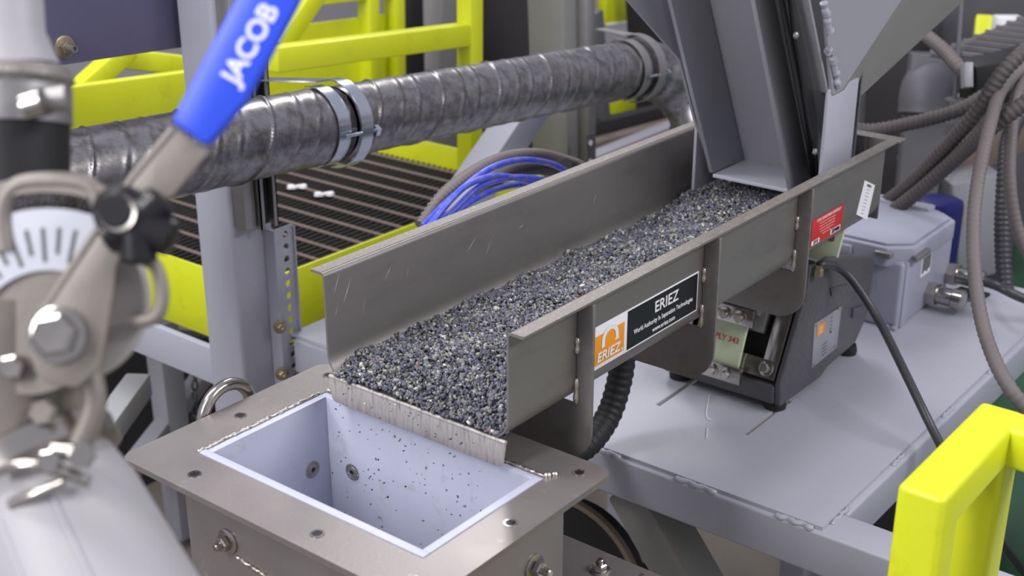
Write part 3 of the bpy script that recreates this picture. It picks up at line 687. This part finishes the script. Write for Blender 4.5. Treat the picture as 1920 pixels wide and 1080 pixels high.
# clamps
def clamp(ctr, d, name, lab, rad, armp, m):
    cl = thing(name, lab, 'clamp', ctr - V((0, 0, .08)))
    d = V(d).normalized(); u = V((0, -1, 0)); u = (u - d*u.dot(d)).normalized(); v = d.cross(u); v = v if v.z > 0 else -v
    for k, (of, rr_, a0, a1) in enumerate(((-.020, rad+.0015, -1.35, 1.8), (.024, rad+.010, -1.5, 1.75))):
        mb = MB(); N_ = 40; wd = .030
        prev = None; fs = []
        ring = []
        for i in range(N_+1):
            t_ = a0+(a1-a0)*i/N_; ra = rr_ + (.006*max(0, math.cos(t_-.1)) if k else .0)
            row = [mb.bm.verts.new(ctr + d*(of+h) + (u*math.cos(t_)+v*math.sin(t_))*(ra+g_)) for h, g_ in ((-wd/2, 0), (wd/2, 0), (wd/2, .002), (-wd/2, .002))]
            ring.append(row)
        for i in range(N_):
            for q_ in range(4): fs.append(mb.bm.faces.new((ring[i][q_], ring[i][(q_+1) % 4], ring[i+1][(q_+1) % 4], ring[i+1][q_])))
        fs.append(mb.bm.faces.new(ring[0])); fs.append(mb.bm.faces.new(ring[-1][::-1])); bmesh.ops.recalc_face_normals(mb.bm, faces=fs)
        mb.build('strap', m, cl)
    top = ctr + v*(rad+.009)
    MB().hexa([top+d*-.022+V((0, .0, 0)), top+d*.03, top+d*.03+V((0, 0, .003)), top+d*-.022+V((0, 0, .003))], [armp+d*-.02, armp+d*.02, armp+d*.02+V((0, 0, .003)), armp+d*-.02+V((0, 0, .003))]).build('strap_arm', m, cl)
    e = ctr + u*(rad+.012) - v*.004
    MB().tube([e - d*.03, e + d*.048], .0035, 10).build('clamp_screw', M['zinc'], cl)
    MB().bolt(e + d*.040, d, .012, washer=False, stud=.006).build('clamp_nut', M['zinc'], cl)
    return cl
cc_ = B_.lerp(C_, -.045)
clamp(cc_, dd, 'duct_clamp', 'bright zinc two piece duct clamp with hex bolt nearest the grey post', .073, P(492, 150, 'Y', 1.0), M['zinc'])
clamp(C_+dd*.02, dd, 'duct_clamp', 'duct clamp at the far end of the spiral duct by the elbow', .073, P(1125, 55, 'Y', 1.0), M['zincdull'])

# ============================================================ PANEL TOP LEFT
pn = thing('equipment_panel', 'slate blue sheet metal cabinet side with one bolt in the upper left', 'panel', (-.2, 1.16, .35))
YP = 1.145
q0, q1 = P(-120, 158, 'Y', YP), P(348, 88, 'Y', YP)
MB().prism([q0, q1, q1+V((0, 0, .7)), q0+V((0, 0, .7))], (0, .02, 0), .002).build('cabinet_side', M['purple'], pn)
bp_ = P(120, 88, 'Y', YP)
MB().lathe(bp_, (0, -1, 0), [(0, .020), (.003, .020), (.004, .018)], 28).build('washer', M['brass'], pn)
MB().lathe(bp_+V((0, -.004, 0)), (0, -1, 0), [(0, .0115), (.009, .0115), (.010, .010)], 6).build('nut', M['brass'], pn)
MB().lathe(bp_+V((0, -.014, 0)), (0, -1, 0), [(0, .0065), (.018, .0065), (.018, .0045), (.012, .004)], 16).build('stud', M['zincdull'], pn)

# ============================================================ YELLOW WALKWAY
wk = thing('walkway', 'low walkway of dark bar grating boxed in by yellow toe boards behind the post', 'walkway', (1.2, 1.7, FL))
ZK = -.31; KX, KY = .66, 1.24; XE, YE = 1.72, 2.6
def toe(a_, b_, nm='toe_board'): return MB().box(a_, b_, .002).build(nm, M['yellow'], wk)
toe((KX, KY, ZK-.175), (KX+.006, YE, ZK)); toe((KX+.006, KY, ZK-.175), (XE, KY+.006, ZK)); toe((XE, KY, ZK-.175), (XE+.006, YE, ZK+.02))
zg = ZK-.045
nb = 62; bar0 = MB().box((KX+.01, KY+.012, zg-.03), (XE-.002, KY+.016, zg)).build('bearing_bar', M['bar'], wk, 0)
for k in range(1, nb): copyobj(bar0, (0, k*.0215, 0), wk)
rod0 = MB().tube([(KX+.05, KY+.008, zg+.001), (KX+.05, YE-.004, zg+.001)], .0055, 6).build('cross_rod', M['rod'], wk, 60)
for k in range(1, 14): copyobj(rod0, (k*.075, 0, 0), wk)
for q in ((557, 352), (608, 366)):
    p = P(*q, 'Z', zg+.006); mb = MB(); mb.lathe(p+V((-.012, .012, 0)), ZD, [(0, .012), (.008, .010), (.01, .004)], 10); mb.lathe(p+V((.012, -.012, 0)), ZD, [(0, .012), (.008, .010), (.01, .004)], 10); mb.box(p+V((-.014, -.006, 0)), p+V((.014, .006, .006))); mb.build('grating_clip', M['white'], wk)
for x, y in ((KX+.06, KY+.06), (XE-.06, KY+.06), (KX+.06, YE-.1)):
    MB().box((x-.03, y-.03, FL), (x+.03, y+.03, zg-.03), .004).build('leg', M['grey_dk'], wk)
# guard rails
def rail(nm, lab, segs, cat='railing'):
    c_ = segs[0][0]; t_ = thing(nm, lab, cat, V(c_))
    for (a_, b_, wd, ht, part) in segs: MB().beam(a_, b_, wd, ht, bev=.006).build(part, M['yellow'], t_)
    return t_
YR = 1.5
rail('guard_rail', 'yellow tubular guard rail with square post standing behind the spiral duct', [
    (P(508, 111, 'Y', YR), P(890, 62, 'Y', YR), .05, .062, 'rail_bar'),
    (P(881, -60, 'Y', YR), P(881, 345, 'Y', YR), .055, .055, 'rail_post')])
rail('toe_rail', 'broad yellow board behind the duct just left of the grey post', [
    (P(60, 215, 'Y', YR), P(400, 165, 'Y', YR), .03, .098, 'rail_board')])
rail('rail_brace', 'slanted yellow tube under the slate blue cabinet', [
    (P(150, 170, 'Y', 1.9), P(240, 90, 'Y', 1.9), .05, .05, 'brace_bar'), (P(215, 108, 'Y', 1.92), P(400, 128, 'Y', 1.92), .04, .05, 'cross_bar')])
rail('stair_side', 'yellow stair side panel slanting up behind the blue handled valve', [
    (P(520, 90, 'Y', 2.0), P(610, -40, 'Y', 2.0), .05, .06, 'stringer')])
yg = thing('sheet_guard', 'flat yellow sheet guard standing behind the guard rail', 'panel', P(640, 200, 'Y', 2.3))
MB().prism([P(545, 50, 'Y', 2.3), P(735, 25, 'Y', 2.3), P(738, 158, 'Y', 2.3), P(500, 205, 'Y', 2.3), P(500, 80, 'Y', 2.3)], (0, .01, 0)).build('sheet', M['yellow'], yg)
for x in (690, 738):
    MB().beam(P(x, -60, 'Y', 2.28), P(x+4, 175, 'Y', 2.28), .06, .05, bev=.006).build('panel_post', M['yellow'], yg)
MB().beam(P(600, -10, 'Y', 2.28), P(740, -24, 'Y', 2.28), .04, .06, bev=.004).build('panel_top', M['yellow'], yg)

# ============================================================ BACKGROUND FRAMES
def frame(nm, lab, segs, cat='frame'):
    t_ = thing(nm, lab, cat, V(segs[0][0]))
    for (a_, b_, wd, ht, part, m) in segs: MB().beam(a_, b_, wd, ht, bev=.005).build(part, M[m], t_)
    return t_
Yc = 1.35
frame('support_column', 'grey steel column with diagonal brace and slotted strut behind the spiral duct', [
    (P(1044, -90, 'Y', Yc), P(1060, 560, 'Y', Yc), .13, .12, 'column', 'grey_warm'),
    (P(845, 415, 'Y', 1.17), P(1015, 165, 'Y', 1.17), .085, .085, 'brace', 'grey_lt'),
    (P(1095, -90, 'Y', 1.27), P(1100, 330, 'Y', 1.27), .045, .04, 'slotted_strut', 'zincdull')])
pz = thing('perforated_strip', 'short dark perforated steel strip beside the grey column behind the trough', 'bracket', P(1108, 310, 'Y', 1.2))
s0, s1 = P(1108, 250, 'Y', 1.2), P(1108, 330, 'Y', 1.2)
MB().beam(s0, s1, .04, .004, up=(0, 1, 0), bev=0).build('strip', M['grey_dk'], pz)
for q in ((1107, 268), (1107, 303)): MB().lathe(P(*q, 'Y', 1.195), (0, -1, 0), [(0, .008), (.002, .008)], 14).build('strip_hole', M['white'], pz)
s0, s1 = P(1108, 170, 'Y', 1.22), P(1108, 250, 'Y', 1.22)
frame('dark_cabinet', 'tall dark machine cabinet far behind the guard rail', [
    (P(960, -100, 'Y', 2.6), P(975, 420, 'Y', 2.6), .5, .3, 'cabinet_body', 'shadow')], 'cabinet')
frame('grey_machine_body', 'blurred warm grey machine casing seen behind the rail post', [
    (P(800, -100, 'Y', 2.9), P(770, 330, 'Y', 2.9), .48, .3, 'casing', 'grey_warm')], 'machine')
frame('dark_upright', 'slim black upright between yellow guard and grey casing', [
    (P(762, -80, 'Y', 2.5), P(770, 220, 'Y', 2.5), .09, .08, 'upright', 'black')], 'post')
frame('cross_member', 'pale steel member running behind the trough rim near the elbow', [
    (P(1010, 345, 'Y', 1.6), P(1330, 215, 'Y', 1.6), .06, .06, 'member', 'grey'),
    (P(1010, 315, 'Y', 1.9), P(1330, 225, 'Y', 1.9), .06, .10, 'member', 'rod'),
    (P(1010, 300, 'Y', 2.0), P(1330, 215, 'Y', 2.0), .06, .20, 'member', 'shadow')])
frame('far_yellow_box', 'bright yellow box seen above the duct elbow', [
    (P(1128, 10, 'Y', 2.4), P(1194, 4, 'Y', 2.4), .05, .17, 'box_side', 'yellow'),
    (P(1128, 45, 'Y', 2.4), P(1194, 39, 'Y', 2.4), .06, .012, 'box_edge', 'white')], 'box')
frame('far_yellow_beam', 'short yellow beam with green strip seen under the duct elbow', [
    (P(1120, 205, 'Y', 2.3), P(1185, 198, 'Y', 2.3), .05, .12, 'beam_bar', 'yellow'),
    (P(1120, 226, 'Y', 2.28), P(1185, 220, 'Y', 2.28), .05, .05, 'green_strip', 'green_fl')], 'beam')
frame('dark_gantry', 'dark frame uprights standing behind the duct elbow and hopper', [
    (P(1215, -100, 'Y', 2.2), P(1235, 300, 'Y', 2.2), .20, .1, 'upright', 'shadow'),
    (P(1115, 20, 'Y', 2.0), P(1135, 300, 'Y', 2.0), .05, .05, 'upright', 'grey_dk')])
frame('far_machine', 'large dark machine housing filling the upper right background', [
    (D(1750, -40, 4.6), D(2150, -20, 5.0), .5, .46, 'housing', 'grey_dk'),
    (D(1690, 0, 4.4), D(1660, 620, 4.8), .16, .16, 'upright', 'shadow'),
    (D(1745, 100, 4.0), D(1700, 520, 4.2), .12, .10, 'upright', 'grey_dk'),
    (D(1640, 100, 4.6), D(1615, 480, 4.8), .12, .1, 'upright', 'grey_dk'),
    (D(1700, 330, 4.3), D(1990, 210, 4.3), .1, .12, 'crossbar', 'rod'),
    (D(1720, 440, 4.9), D(2000, 400, 4.9), .2, .9, 'casing', 'grey_dk')], 'machine')
frame('pale_casing', 'pale grey casing behind the conduits at right', [
    (D(1770, 420, 4.3), D(1860, 400, 4.3), .2, .34, 'casing', 'grey')], 'machine')
frame('far_yellow_post', 'small yellow post and white panel in the upper right corner', [
    (D(1845, 30, 4.2), D(1838, 100, 4.2), .05, .05, 'post_bar', 'yellow'),
    (D(1862, 58, 4.3), D(1910, 58, 4.3), .05, .10, 'white_panel', 'white')], 'post')
ov = thing('silver_pipe_bend', 'rounded silver pipe bend behind the conduits right of the hopper', 'pipe', D(1750, 180, 4.0))
MB().tube(smooth_path([D(1730, 215, 4.0), D(1740, 160, 4.0), D(1790, 130, 4.1), D(1850, 125, 4.3)], 6), .075, 24).build('bend', M['pipe_far'], ov, 60)
dd2 = thing('threaded_hanger', 'thin threaded hanger rod hanging beside the silver pipe bend', 'rod', D(1795, 190, 3.3))
MB().tube([D(1806, -40, 3.3), D(1790, 190, 3.3)], .0065, 8).build('rod', M['grey_dk'], dd2, 80)
MB().lathe(D(1790, 188, 3.3), ZD, [(0, .025), (.004, .025)], 6).build('nut_plate', M['zincdull'], dd2)
ct = thing('cable_tray', 'ribbed metal cable tray in the top right corner', 'tray', D(1850, 100, 3.4))
MB().beam(D(1800, 112, 3.3), D(1990, 35, 3.7), .16, .012, bev=.001).build('tray_base', M['pipe_far'], ct)
MB().beam(D(1812, 150, 3.15), D(2000, 92, 3.45), .03, .09, bev=.002).build('tray_side', M['black'], ct)
for k in range(9): a_ = D(1812, 108, 3.3).lerp(D(1990, 30, 3.7), k/9); MB().beam(a_+V((0, .07, .01)), a_+V((0, -.07, .01)), .012, .008, bev=0).build('tray_rib', M['zincdull'], ct)
cb_ = thing('clamp_block', 'black cable clamp block under the ribbed cable tray', 'bracket', D(1850, 140, 3.1))
MB().beam(D(1815, 155, 3.1), D(1900, 140, 3.1), .1, .10, bev=.006).build('block', M['black'], cb_)
MB().beam(D(1813, 118, 3.05), D(1813, 165, 3.05), .02, .03, bev=.002).build('block_tab', M['grey'], cb_)
bp0 = P(1765, 372, 'X', 2.2); bh = bp0.z+.62; bc = MB().lathe((bp0.x, bp0.y, -.62), ZD, [(0, .06), (bh-.02, .06), (bh-.006, .057), (bh, .045)], 36).build('barrel', M['bluecap']); tag(bc, 'deep blue plastic barrel behind the junction box', 'barrel')
tag(MB().box((bp0.x-.1, bp0.y-.1, FL), (bp0.x+.1, bp0.y+.1, -.622), .01).build('barrel_stand', M['grey_dk']), 'dark square pedestal under the blue barrel', 'stand')
tag(MB().prism([(1.42, -2.4, FL+.001), (1.42, -.12, FL+.001), (3.4, .42, FL+.001), (3.4, -2.4, FL+.001)], (0, 0, -.80-FL), .02).build('green_machine_base', M['green_fl']), 'dark green machine block on the floor at lower right', 'block')

# conduits right
cr = 'ribbed conduits hanging at the right'
conduit('ribbed_conduit', [D(1590, 240, 3.0), D(1640, 244, 3.0), D(1730, 226, 2.95), D(1800, 205, 2.9), D(1865, 170, 2.9), D(1960, 140, 2.95)], .0155, M['conduit'], 'ribbed conduit curving from behind the trough end up to the right edge', group=cr)
conduit('ribbed_conduit', [D(1640, 395, 2.95), D(1700, 350, 2.85), D(1760, 290, 2.75), D(1830, 212, 2.65), D(1885, 130, 2.6), D(1960, 60, 2.6)], .0155, M['conduit'], 'upper of two parallel ribbed conduits rising diagonally above the junction box', group=cr)
conduit('ribbed_conduit', [D(1660, 408, 2.9), D(1730, 352, 2.8), D(1800, 290, 2.7), D(1865, 235, 2.6), D(1960, 165, 2.55)], .0155, M['conduit'], 'lower of two parallel ribbed conduits rising diagonally above the junction box', group=cr)
conduit('ribbed_conduit', [D(1730, 62, 3.2), D(1770, 95, 3.15), D(1800, 128, 3.1), D(1830, 150, 3.1)], .0165, M['conduit_lt'], 'short conduit emerging from behind the hopper slope', group=cr)
conduit('ribbed_conduit', [D(1925, 120, 2.75), D(1880, 165, 2.65), D(1856, 235, 2.5), D(1832, 350, 2.4), D(1825, 450, 2.35), D(1833, 560, 2.3), D(1855, 650, 2.25), D(1895, 730, 2.2), D(1960, 800, 2.2)], .0125, M['conduit_lt'], 'pale dusty conduit hanging down past the junction box glands', depth=.04, group=cr)
conduit('ribbed_conduit', [D(1960, 120, 2.75), D(1915, 160, 2.7), D(1900, 215, 2.65), D(1893, 330, 2.6), D(1908, 430, 2.6), D(1950, 520, 2.6)], .0125, M['conduit_lt'], 'pale conduit hanging near the right edge of the view', depth=.04, group=cr)
conduit('ribbed_conduit', [D(1930, 190, 3.0), D(1895, 250, 2.95), D(1885, 330, 2.9), D(1880, 430, 2.9), D(1885, 540, 2.9), D(1900, 640, 2.9)], .018, M['cable'], 'dark ribbed conduit hanging behind the two pale ones', group=cr)
hose('gland_cord', [P(1802, 546, 'Y', -.025), P(1850, 557, 'Y', -.045), P(1900, 570, 'Y', -.06), P(1980, 590, 'Y', -.10)], .0105, M['black'], 'black cord running right from the front junction box gland', 'cord')
hose('gland_cord', [P(1832, 524, 'Y', -.02), D(1868, 536, 2.72), D(1920, 560, 2.7), D(1990, 580, 2.7)], .010, M['cable'], 'grey cord running right from the rear junction box gland', 'cord')

# ============================================================ JUNCTION BOX
jb = thing('junction_box', 'grey plastic junction box with latch lid standing on the table right of the drive unit', 'box', (1.45, .12, ZP))
jx0, jx1, jy0, jy1 = 1.325, 1.60, .032, .26; jt = -.175
MB().box((jx0, jy0, ZP), (jx1, jy1, jt), .008, 3).build('box_body', M['jbox'], jb)
MB().box((jx0+.012, jy0-.004, ZP+.0), (jx0+.05, jy0+.008, jt), .003).build('corner_column', M['jbox'], jb)
MB().box((jx0-.008, jy0-.002, ZP), (jx0+.006, jy0+.035, ZP+.008), .002).build('mounting_foot', M['jbox'], jb)
MB().lathe((jx0-.001, jy0+.008, ZP+.008), ZD, [(0, .006), (.003, .005)], 12).build('foot_screw', M['polished'], jb)
ld = [(jx0-.010, jy0+.035), (jx0+.03, jy0-.010), (jx1-.03, jy0-.010), (jx1+.006, jy0+.03), (jx1+.006, jy1+.008), (jx0-.010, jy1+.008)]
ldo = MB().prism([(x, y, jt-.012) for x, y in ld], (0, 0, .042), .004, 3).build('lid', M['jbox'], jb)
MB().prism([(x*.92+.117, y*.92+.012, jt+.03) for x, y in ld], (0, 0, .006), .002).build('lid_panel', M['jbox'], ldo)
MB().box((jx1-.03, jy0+.05, jt+.02), (jx1+.008, jy1-.02, jt+.043), .004).build('lid_ridge', M['jbox'], ldo)
MB().box((jx0+.02, jy0-.02, jt+.002), (jx0+.09, jy0-.008, jt+.014), .003).build('latch', M['zincdull'], jb)
MB().box((jx0-.018, jy1-.12, jt+.0), (jx0-.008, jy1-.06, jt+.02), .002).build('latch', M['jbox'], jb)
MB().box((jx0-.016, jy0+.06, jt-.04), (jx0-.0, jy0+.09, jt+.0), .002).build('hinge_block', M['jbox'], jb)
MB().box((jx0-.024, jy0+.02, jt+.012), (jx0-.006, jy0+.055, jt+.024), .002).build('latch', M['zincdull'], jb)
pl2 = MB().box((1.425, jy0-.0015, -.235), (1.475, jy0, -.185)).build('box_sticker', M['white'], jb)
mb = MB()
for k in range(4): mb.box((1.43+.011*k, jy0-.0022, -.228+.004*(k % 2)), (1.437+.011*k, jy0-.0015, -.193))
mb.build('sticker_print', M['blackp'], pl2)
for q in ((1740, 548), (1778, 512)):
    g0 = P(q[0], q[1], 'Y', jy0)
    g_ = MB(); g_.lathe(g0, (0, -1, 0), [(0, .026), (.022, .026), (.024, .021)], 6)
    g_.lathe(g0+V((0, -.024, 0)), (0, -1, 0), [(0, .019), (.030, .019), (.033, .023), (.052, .023), (.056, .014)], 18); g_.build('cable_gland', M['polished'], jb)

# ============================================================ HOSES BEHIND TRAY
hb = [(P(790, 424, 'Y', .55), P(840, 360, 'Y', .55), P(925, 305, 'Y', .57), P(1000, 291, 'Y', .6), P(1060, 303, 'Y', .64), P(1095, 318, 'Y', .68), P(1110, 345, 'Y', .70))]
conduit('hose_conduit', list(hb[0]), .0125, M['conduit_lt'], 'outermost dusty ribbed conduit arching over the blue hoses', pitch=.010, depth=.13)
conduit('hose_conduit', [P(900, 360, 'Y', .60), P(955, 322, 'Y', .62), P(1010, 315, 'Y', .64), P(1060, 326, 'Y', .66), P(1085, 350, 'Y', .68)], .0125, M['conduit'], 'inner ribbed conduit arching beneath the topmost blue hose', pitch=.010, depth=.13)
hg = 'blue air hoses arching up behind the trough rim'
for pts_, lb_ in (([(793, 424), (850, 368), (915, 318), (975, 300), (1030, 306), (1066, 325), (1085, 350)], 'topmost blue air hose looping over to the cable tie'),
                 ([(812, 424), (850, 395), (900, 350), (960, 333), (1020, 338), (1060, 360)], 'middle blue air hose behind the trough rim'),
                 ([(800, 430), (845, 375), (880, 345), (930, 330), (985, 338), (1030, 355)], 'second blue air hose just inside the topmost one'),
                 ([(835, 420), (880, 380), (940, 352), (1000, 346), (1050, 366)], 'lowest blue air hose behind the trough rim')):
    hose('air_hose', [P(x, y, 'Y', .50 + .02*(len(pts_) % 3)) for x, y in pts_], .0058, M['bluehose'], lb_, group=hg)
MB_t = MB().lathe(P(1066, 318, 'Y', .56), (1, -.2, -.5), [(-.012, .02), (.012, .021)], 16).build('cable_tie', M['black']); tag(MB_t, 'black band tying the hoses where they dip behind the rim', 'tie')
conduit('black_hose', [P(1172, 640, 'Y', .22), P(1160, 720, 'Y', .22), P(1135, 790, 'Y', .22), P(1085, 845, 'Y', .22), P(1010, 860, 'Y', .24)], .022, M['black'], 'thick black ribbed hose looping under the trough above the table edge', 'hose', pitch=.014, depth=.05)
for q, lb_ in (((968, 826), 'left blue tube end showing under the trough corner'), ((990, 826), 'right blue tube end showing under the trough corner')):
    hose('blue_tube', [P(q[0], q[1]+12, 'Y', .12), P(q[0]+30, q[1]-12, 'Y', .13), P(q[0]+90, q[1]-40, 'Y', .16)], .0055, M['bluehose'], lb_, 'tube')

# ============================================================ YELLOW GATE FRAME (near right)
yf = thing('yellow_gate_frame', 'bright yellow square tube hoop frame in the near lower right corner', 'frame', (.3, -.45, FL))
zt_ = .045; e0, e1 = P(1690, 905, 'Z', zt_), P(1765, 940, 'Z', zt_); xa_ = (e0.x+e1.x)/2; yc_ = (e0.y+e1.y)/2; s_ = .027
xf = P(1812, 733, 'Z', zt_).x - .012
MB().prism([(x, yc_-s_, z) for x, z in ((xa_, FL), (xa_, zt_), (xf, zt_), (xf, FL), (xf-2*s_, FL), (xf-2*s_, zt_-2*s_), (xa_+2*s_, zt_-2*s_), (xa_+2*s_, FL))], (0, 2*s_, 0), .008, 4).build('hoop', M['yellow'], yf)
MB().box((xf-2*s_+.001, yc_-.75, zt_-2*s_+.001), (xf-.0006, yc_+.01, zt_-.0006), .007, 3).build('cross_bar', M['yellow'], yf)

# ============================================================ LOWER LEFT FRAMES
frame('lower_brace_frame', 'pale blue grey legs and slanted brace in the gap left of the post', [
    (P(300, 600, 'Y', 1.9), P(345, 1000, 'Y', 1.9), .07, .07, 'leg', 'grey'),
    (P(262, 720, 'Y', 1.6), P(160, 860, 'Y', 1.4), .06, .06, 'brace', 'grey_lt'),
    (P(385, 700, 'Y', 2.0), P(230, 900, 'Y', 1.8), .05, .05, 'brace', 'grey')])
tag(MB().beam(P(120, 800, 'Y', 2.3), P(600, 800, 'Y', 2.3), .1, .62).build('gap_shade_block', M['shadow']), 'dark filler block standing in for the shade in the gap under the walkway', 'machine')  # added dark filler: shade of the gap under the walkway built as a block
mbc = thing('hanging_chain', 'dark hanging chain just left of the post foot', 'chain', P(365, 760, 'Y', 1.6))
for k in range(6):
    c_ = P(365, 700+22*k, 'Y', 1.6); u_ = (V((1, 0, 0)) if k % 2 else V((0, 1, 0)))
    MB().tube([c_ + u_*(.008*math.cos(a_)) + V((0, 0, .014*math.sin(a_))) for a_ in [j*2*PI/14 for j in range(15)]], .003, 6, cap=False).build('chain_link', M['cable'], mbc, 80)

# ============================================================ NEAR VALVE
d0 = .86; vc = D(110, 640, d0)
vx, vy, vz = RT, UP, -FW
def Q(x, y, off=0): return D(x, y, d0-off)
px = d0/F
va = thing('butterfly_valve', 'out of focus stainless butterfly valve with blue grip lever in the near left foreground', 'valve', D(60, 900, d0))
def vprism(pts_, o0, o1, m, nm, bev=.001): return MB().prism([Q(x, y, o0) for x, y in pts_], vz*(o1-o0), bev, 2).build(nm, M[m], va)
def vdisc(cx, cy, r, o0, o1, m, nm, n=48): return MB().lathe(Q(cx, cy, o0), vz, [(0, r*px), (o1-o0-.001, r*px), (o1-o0, (r-3)*px)], n).build(nm, M[m], va)
vdisc(72, 600, 143, -.03, -.010, 'valve', 'valve_disc')
vdisc(122, 560, 168, -.034, -.020, 'shell', 'body_shell')
# index plate with window and scale
def sector(r0, r1, a0, a1, o0, o1, m, nm, c=(95, 650)):
    mb = MB(); mb.ringplate(Q(c[0], c[1], o0), vx, vy, vz, r0*px, r1*px, math.radians(a0), math.radians(a1), o1-o0, 40); return mb.build(nm, M[m], va)
sector(145, 262, 55, 165, -.010, -.006, 'scale', 'scale_plate')
tk = MB()
for k in range(13):
    t_ = math.radians(62+8*k); u_ = vx*math.cos(t_)+vy*math.sin(t_); c_ = Q(95, 650, -.0055); tk.beam(c_+u_*(175 if k % 2 else 160)*px, c_+u_*225*px, .0022, .0006, up=vz, bev=0)
tk.build('scale_marks', M['grey_dk'], va)
sector(292, 322, 62, 112, -.012, -.002, 'valve', 'guide_arc')
MB().tube(smooth_path([Q(12, 470, -.007), Q(4, 400, -.007), Q(28, 352, -.007), Q(90, 340, -.007), Q(165, 348, -.007), Q(190, 385, -.007)]), .0065, 12).build('guide_frame', M['valve'], va, 80)
# lever
vprism([(62, 660), (72, 590), (255, 330), (330, 240), (395, 285), (330, 365), (262, 410), (222, 500), (206, 610), (190, 690), (150, 725), (100, 722), (72, 700)], .004, .009, 'valve', 'lever', .0012)
MB().tube([Q(66, 655, .0075), Q(82, 582, .0075), Q(250, 332, .0075), Q(326, 242, .0075)], .003, 8).build('lever_edge', M['valve'], va, 80)
gp = vprism([(328, 232), (350, 190), (450, 0), (500, -95), (615, -95), (560, 20), (470, 190), (396, 278)], .001, .0145, 'blue', 'grip', .004)
gx = (Q(500, 30)-Q(438, 140)).normalized(); gy = vz.cross(gx).normalized()
text(0, 'grip_lettering', 'JACOB', .0185, Q(470, 82, .0149), gx, gy, M['white'], gp, 1.0, bold=.0004)
# pivot and bolts
MB().lathe(Q(110, 628, .009), vz, [(0, .019), (.004, .019), (.005, .017)], 28).build('pivot_washer', M['polished'], va)
MB().lathe(Q(110, 628, .013), vz, [(0, .0145), (.012, .0145), (.014, .012)], 6).build('pivot_nut', M['polished'], va)
MB().bolt(Q(30, 688, -.010), vz, .0085, washer=False).build('bolt', M['polished'], va)
MB().bolt(Q(88, 772, -.016), vz, .009, washer=False).build('bolt', M['valve'], va)
# star knob
mbk = MB(); mbk.lathe(Q(232, 398, .006), vz, [(0, .018), (.012, .017), (.02, .010)], 20)
for k in range(5):
    t_ = 2*PI*k/5+.9; e_ = Q(262, 425, .008)+(vx*math.cos(t_)+vy*math.sin(t_))*.022; mbk.tube([Q(258, 420, .008), e_, e_+(e_-Q(258, 420, .008))*.12], [.014, .012, .007], 12)
mbk.build('star_knob', M['black_gloss'], va)
MB().lathe(Q(222, 400, .022), vz, [(0, .013), (.003, .012), (.002, .006)], 20).build('knob_cap', M['polished'], va)
MB().tube(smooth_path([Q(258, 480, -.012), Q(292, 500, -.012), Q(304, 555, -.012), Q(290, 595, -.012), Q(240, 605, -.012)]), .0048, 10).build('hook_arm', M['valve'], va, 80)
# neck, lower body
MB().tube([Q(30, 350, -.05), Q(28, 205, -.05)], [.0365, .0365], 40).build('rubber_sleeve', M['black'], va)
MB().tube([Q(28, 235, -.05), Q(27, 165, -.05)], [.0385, .0385], 40).build('band_clamp', M['zincdull'], va)
MB().tube([Q(26, 168, -.05), Q(26, 150, -.05), Q(26, 128, -.05)], [.036, .0405, .038], 40).build('neck_flange', M['rim'], va)
MB().tube([Q(26, 130, -.05), Q(16, 60, -.05), Q(8, -120, -.05)], [.031, .0245, .023], 40).build('upper_tube', M['clear'], va)
MB().tube([Q(48, 196, -.005), Q(128, 182, -.005)], .0085, 16).build('clamp_screw_housing', M['zincdull'], va)
MB().tube([Q(50, 200, .002), Q(84, 190, .004)], .0095, 12).build('clamp_screw', M['polished'], va)
MB().tube([Q(20, 560, -.06), Q(15, 790, -.06), Q(20, 900, -.06)], [.055, .056, .05], 40).build('lower_body', M['valve'], va)
MB().tube(smooth_path([Q(168, 690, -.02), Q(176, 760, -.02), Q(150, 830, -.02), Q(118, 860, -.02)]), .0085, 12).build('swing_arm', M['valve'], va, 80)
ax_ = (Q(210, 1180, -.02)-Q(60, 860, -.05)).normalized()
cp_ = Q(60, 870, -.055)
mbq = MB(); mbq.lathe(cp_-ax_*.012, ax_, [(0, .055), (.004, .062), (.02, .062), (.024, .055)], 48); mbq.build('clamp_ring', M['polished'], va)
mbq = MB(); mbq.tube([Q(100, 845, .010), Q(170, 850, .012)], .006, 12); mbq.bolt(Q(152, 852, .014), vz+vx*.4, .009, washer=False); mbq.bolt(Q(100, 862, .010), vz, .008, washer=False); mbq.build('clamp_bolt', M['polished'], va)
mbq = MB(); mbq.tube(smooth_path([Q(0, 880, .008), Q(50, 872, .013), Q(110, 882, .013), Q(170, 905, .008)]), .0045, 10); mbq.tube(smooth_path([Q(20, 945, .010), Q(70, 925, .014), Q(120, 905, .013)]), .004, 10); mbq.build('clamp_lever', M['polished'], va, 80)
ht = thing('cloudy_hose', 'wide cloudy plastic hose sloping down from the valve in the lower left corner', 'hose', Q(250, 1080, -.06))
MB().tube([cp_+ax_*.004, cp_+ax_*.04, cp_+ax_*.30], [.052, .060, .082], 56).build('hose_wall', M['clear'], ht, 80)
for k, an in enumerate((-.2, .45)):
    u_ = ax_.orthogonal().normalized(); 
    side = (vz*math.cos(an)+vx*math.sin(an)); side = (side-ax_*side.dot(ax_)).normalized()
    MB().tube([cp_+ax_*.04+side*.0605, cp_+ax_*.30+side*.0825], .0012, 6).build('hose_seam', M['whiteink'], ht, 80)
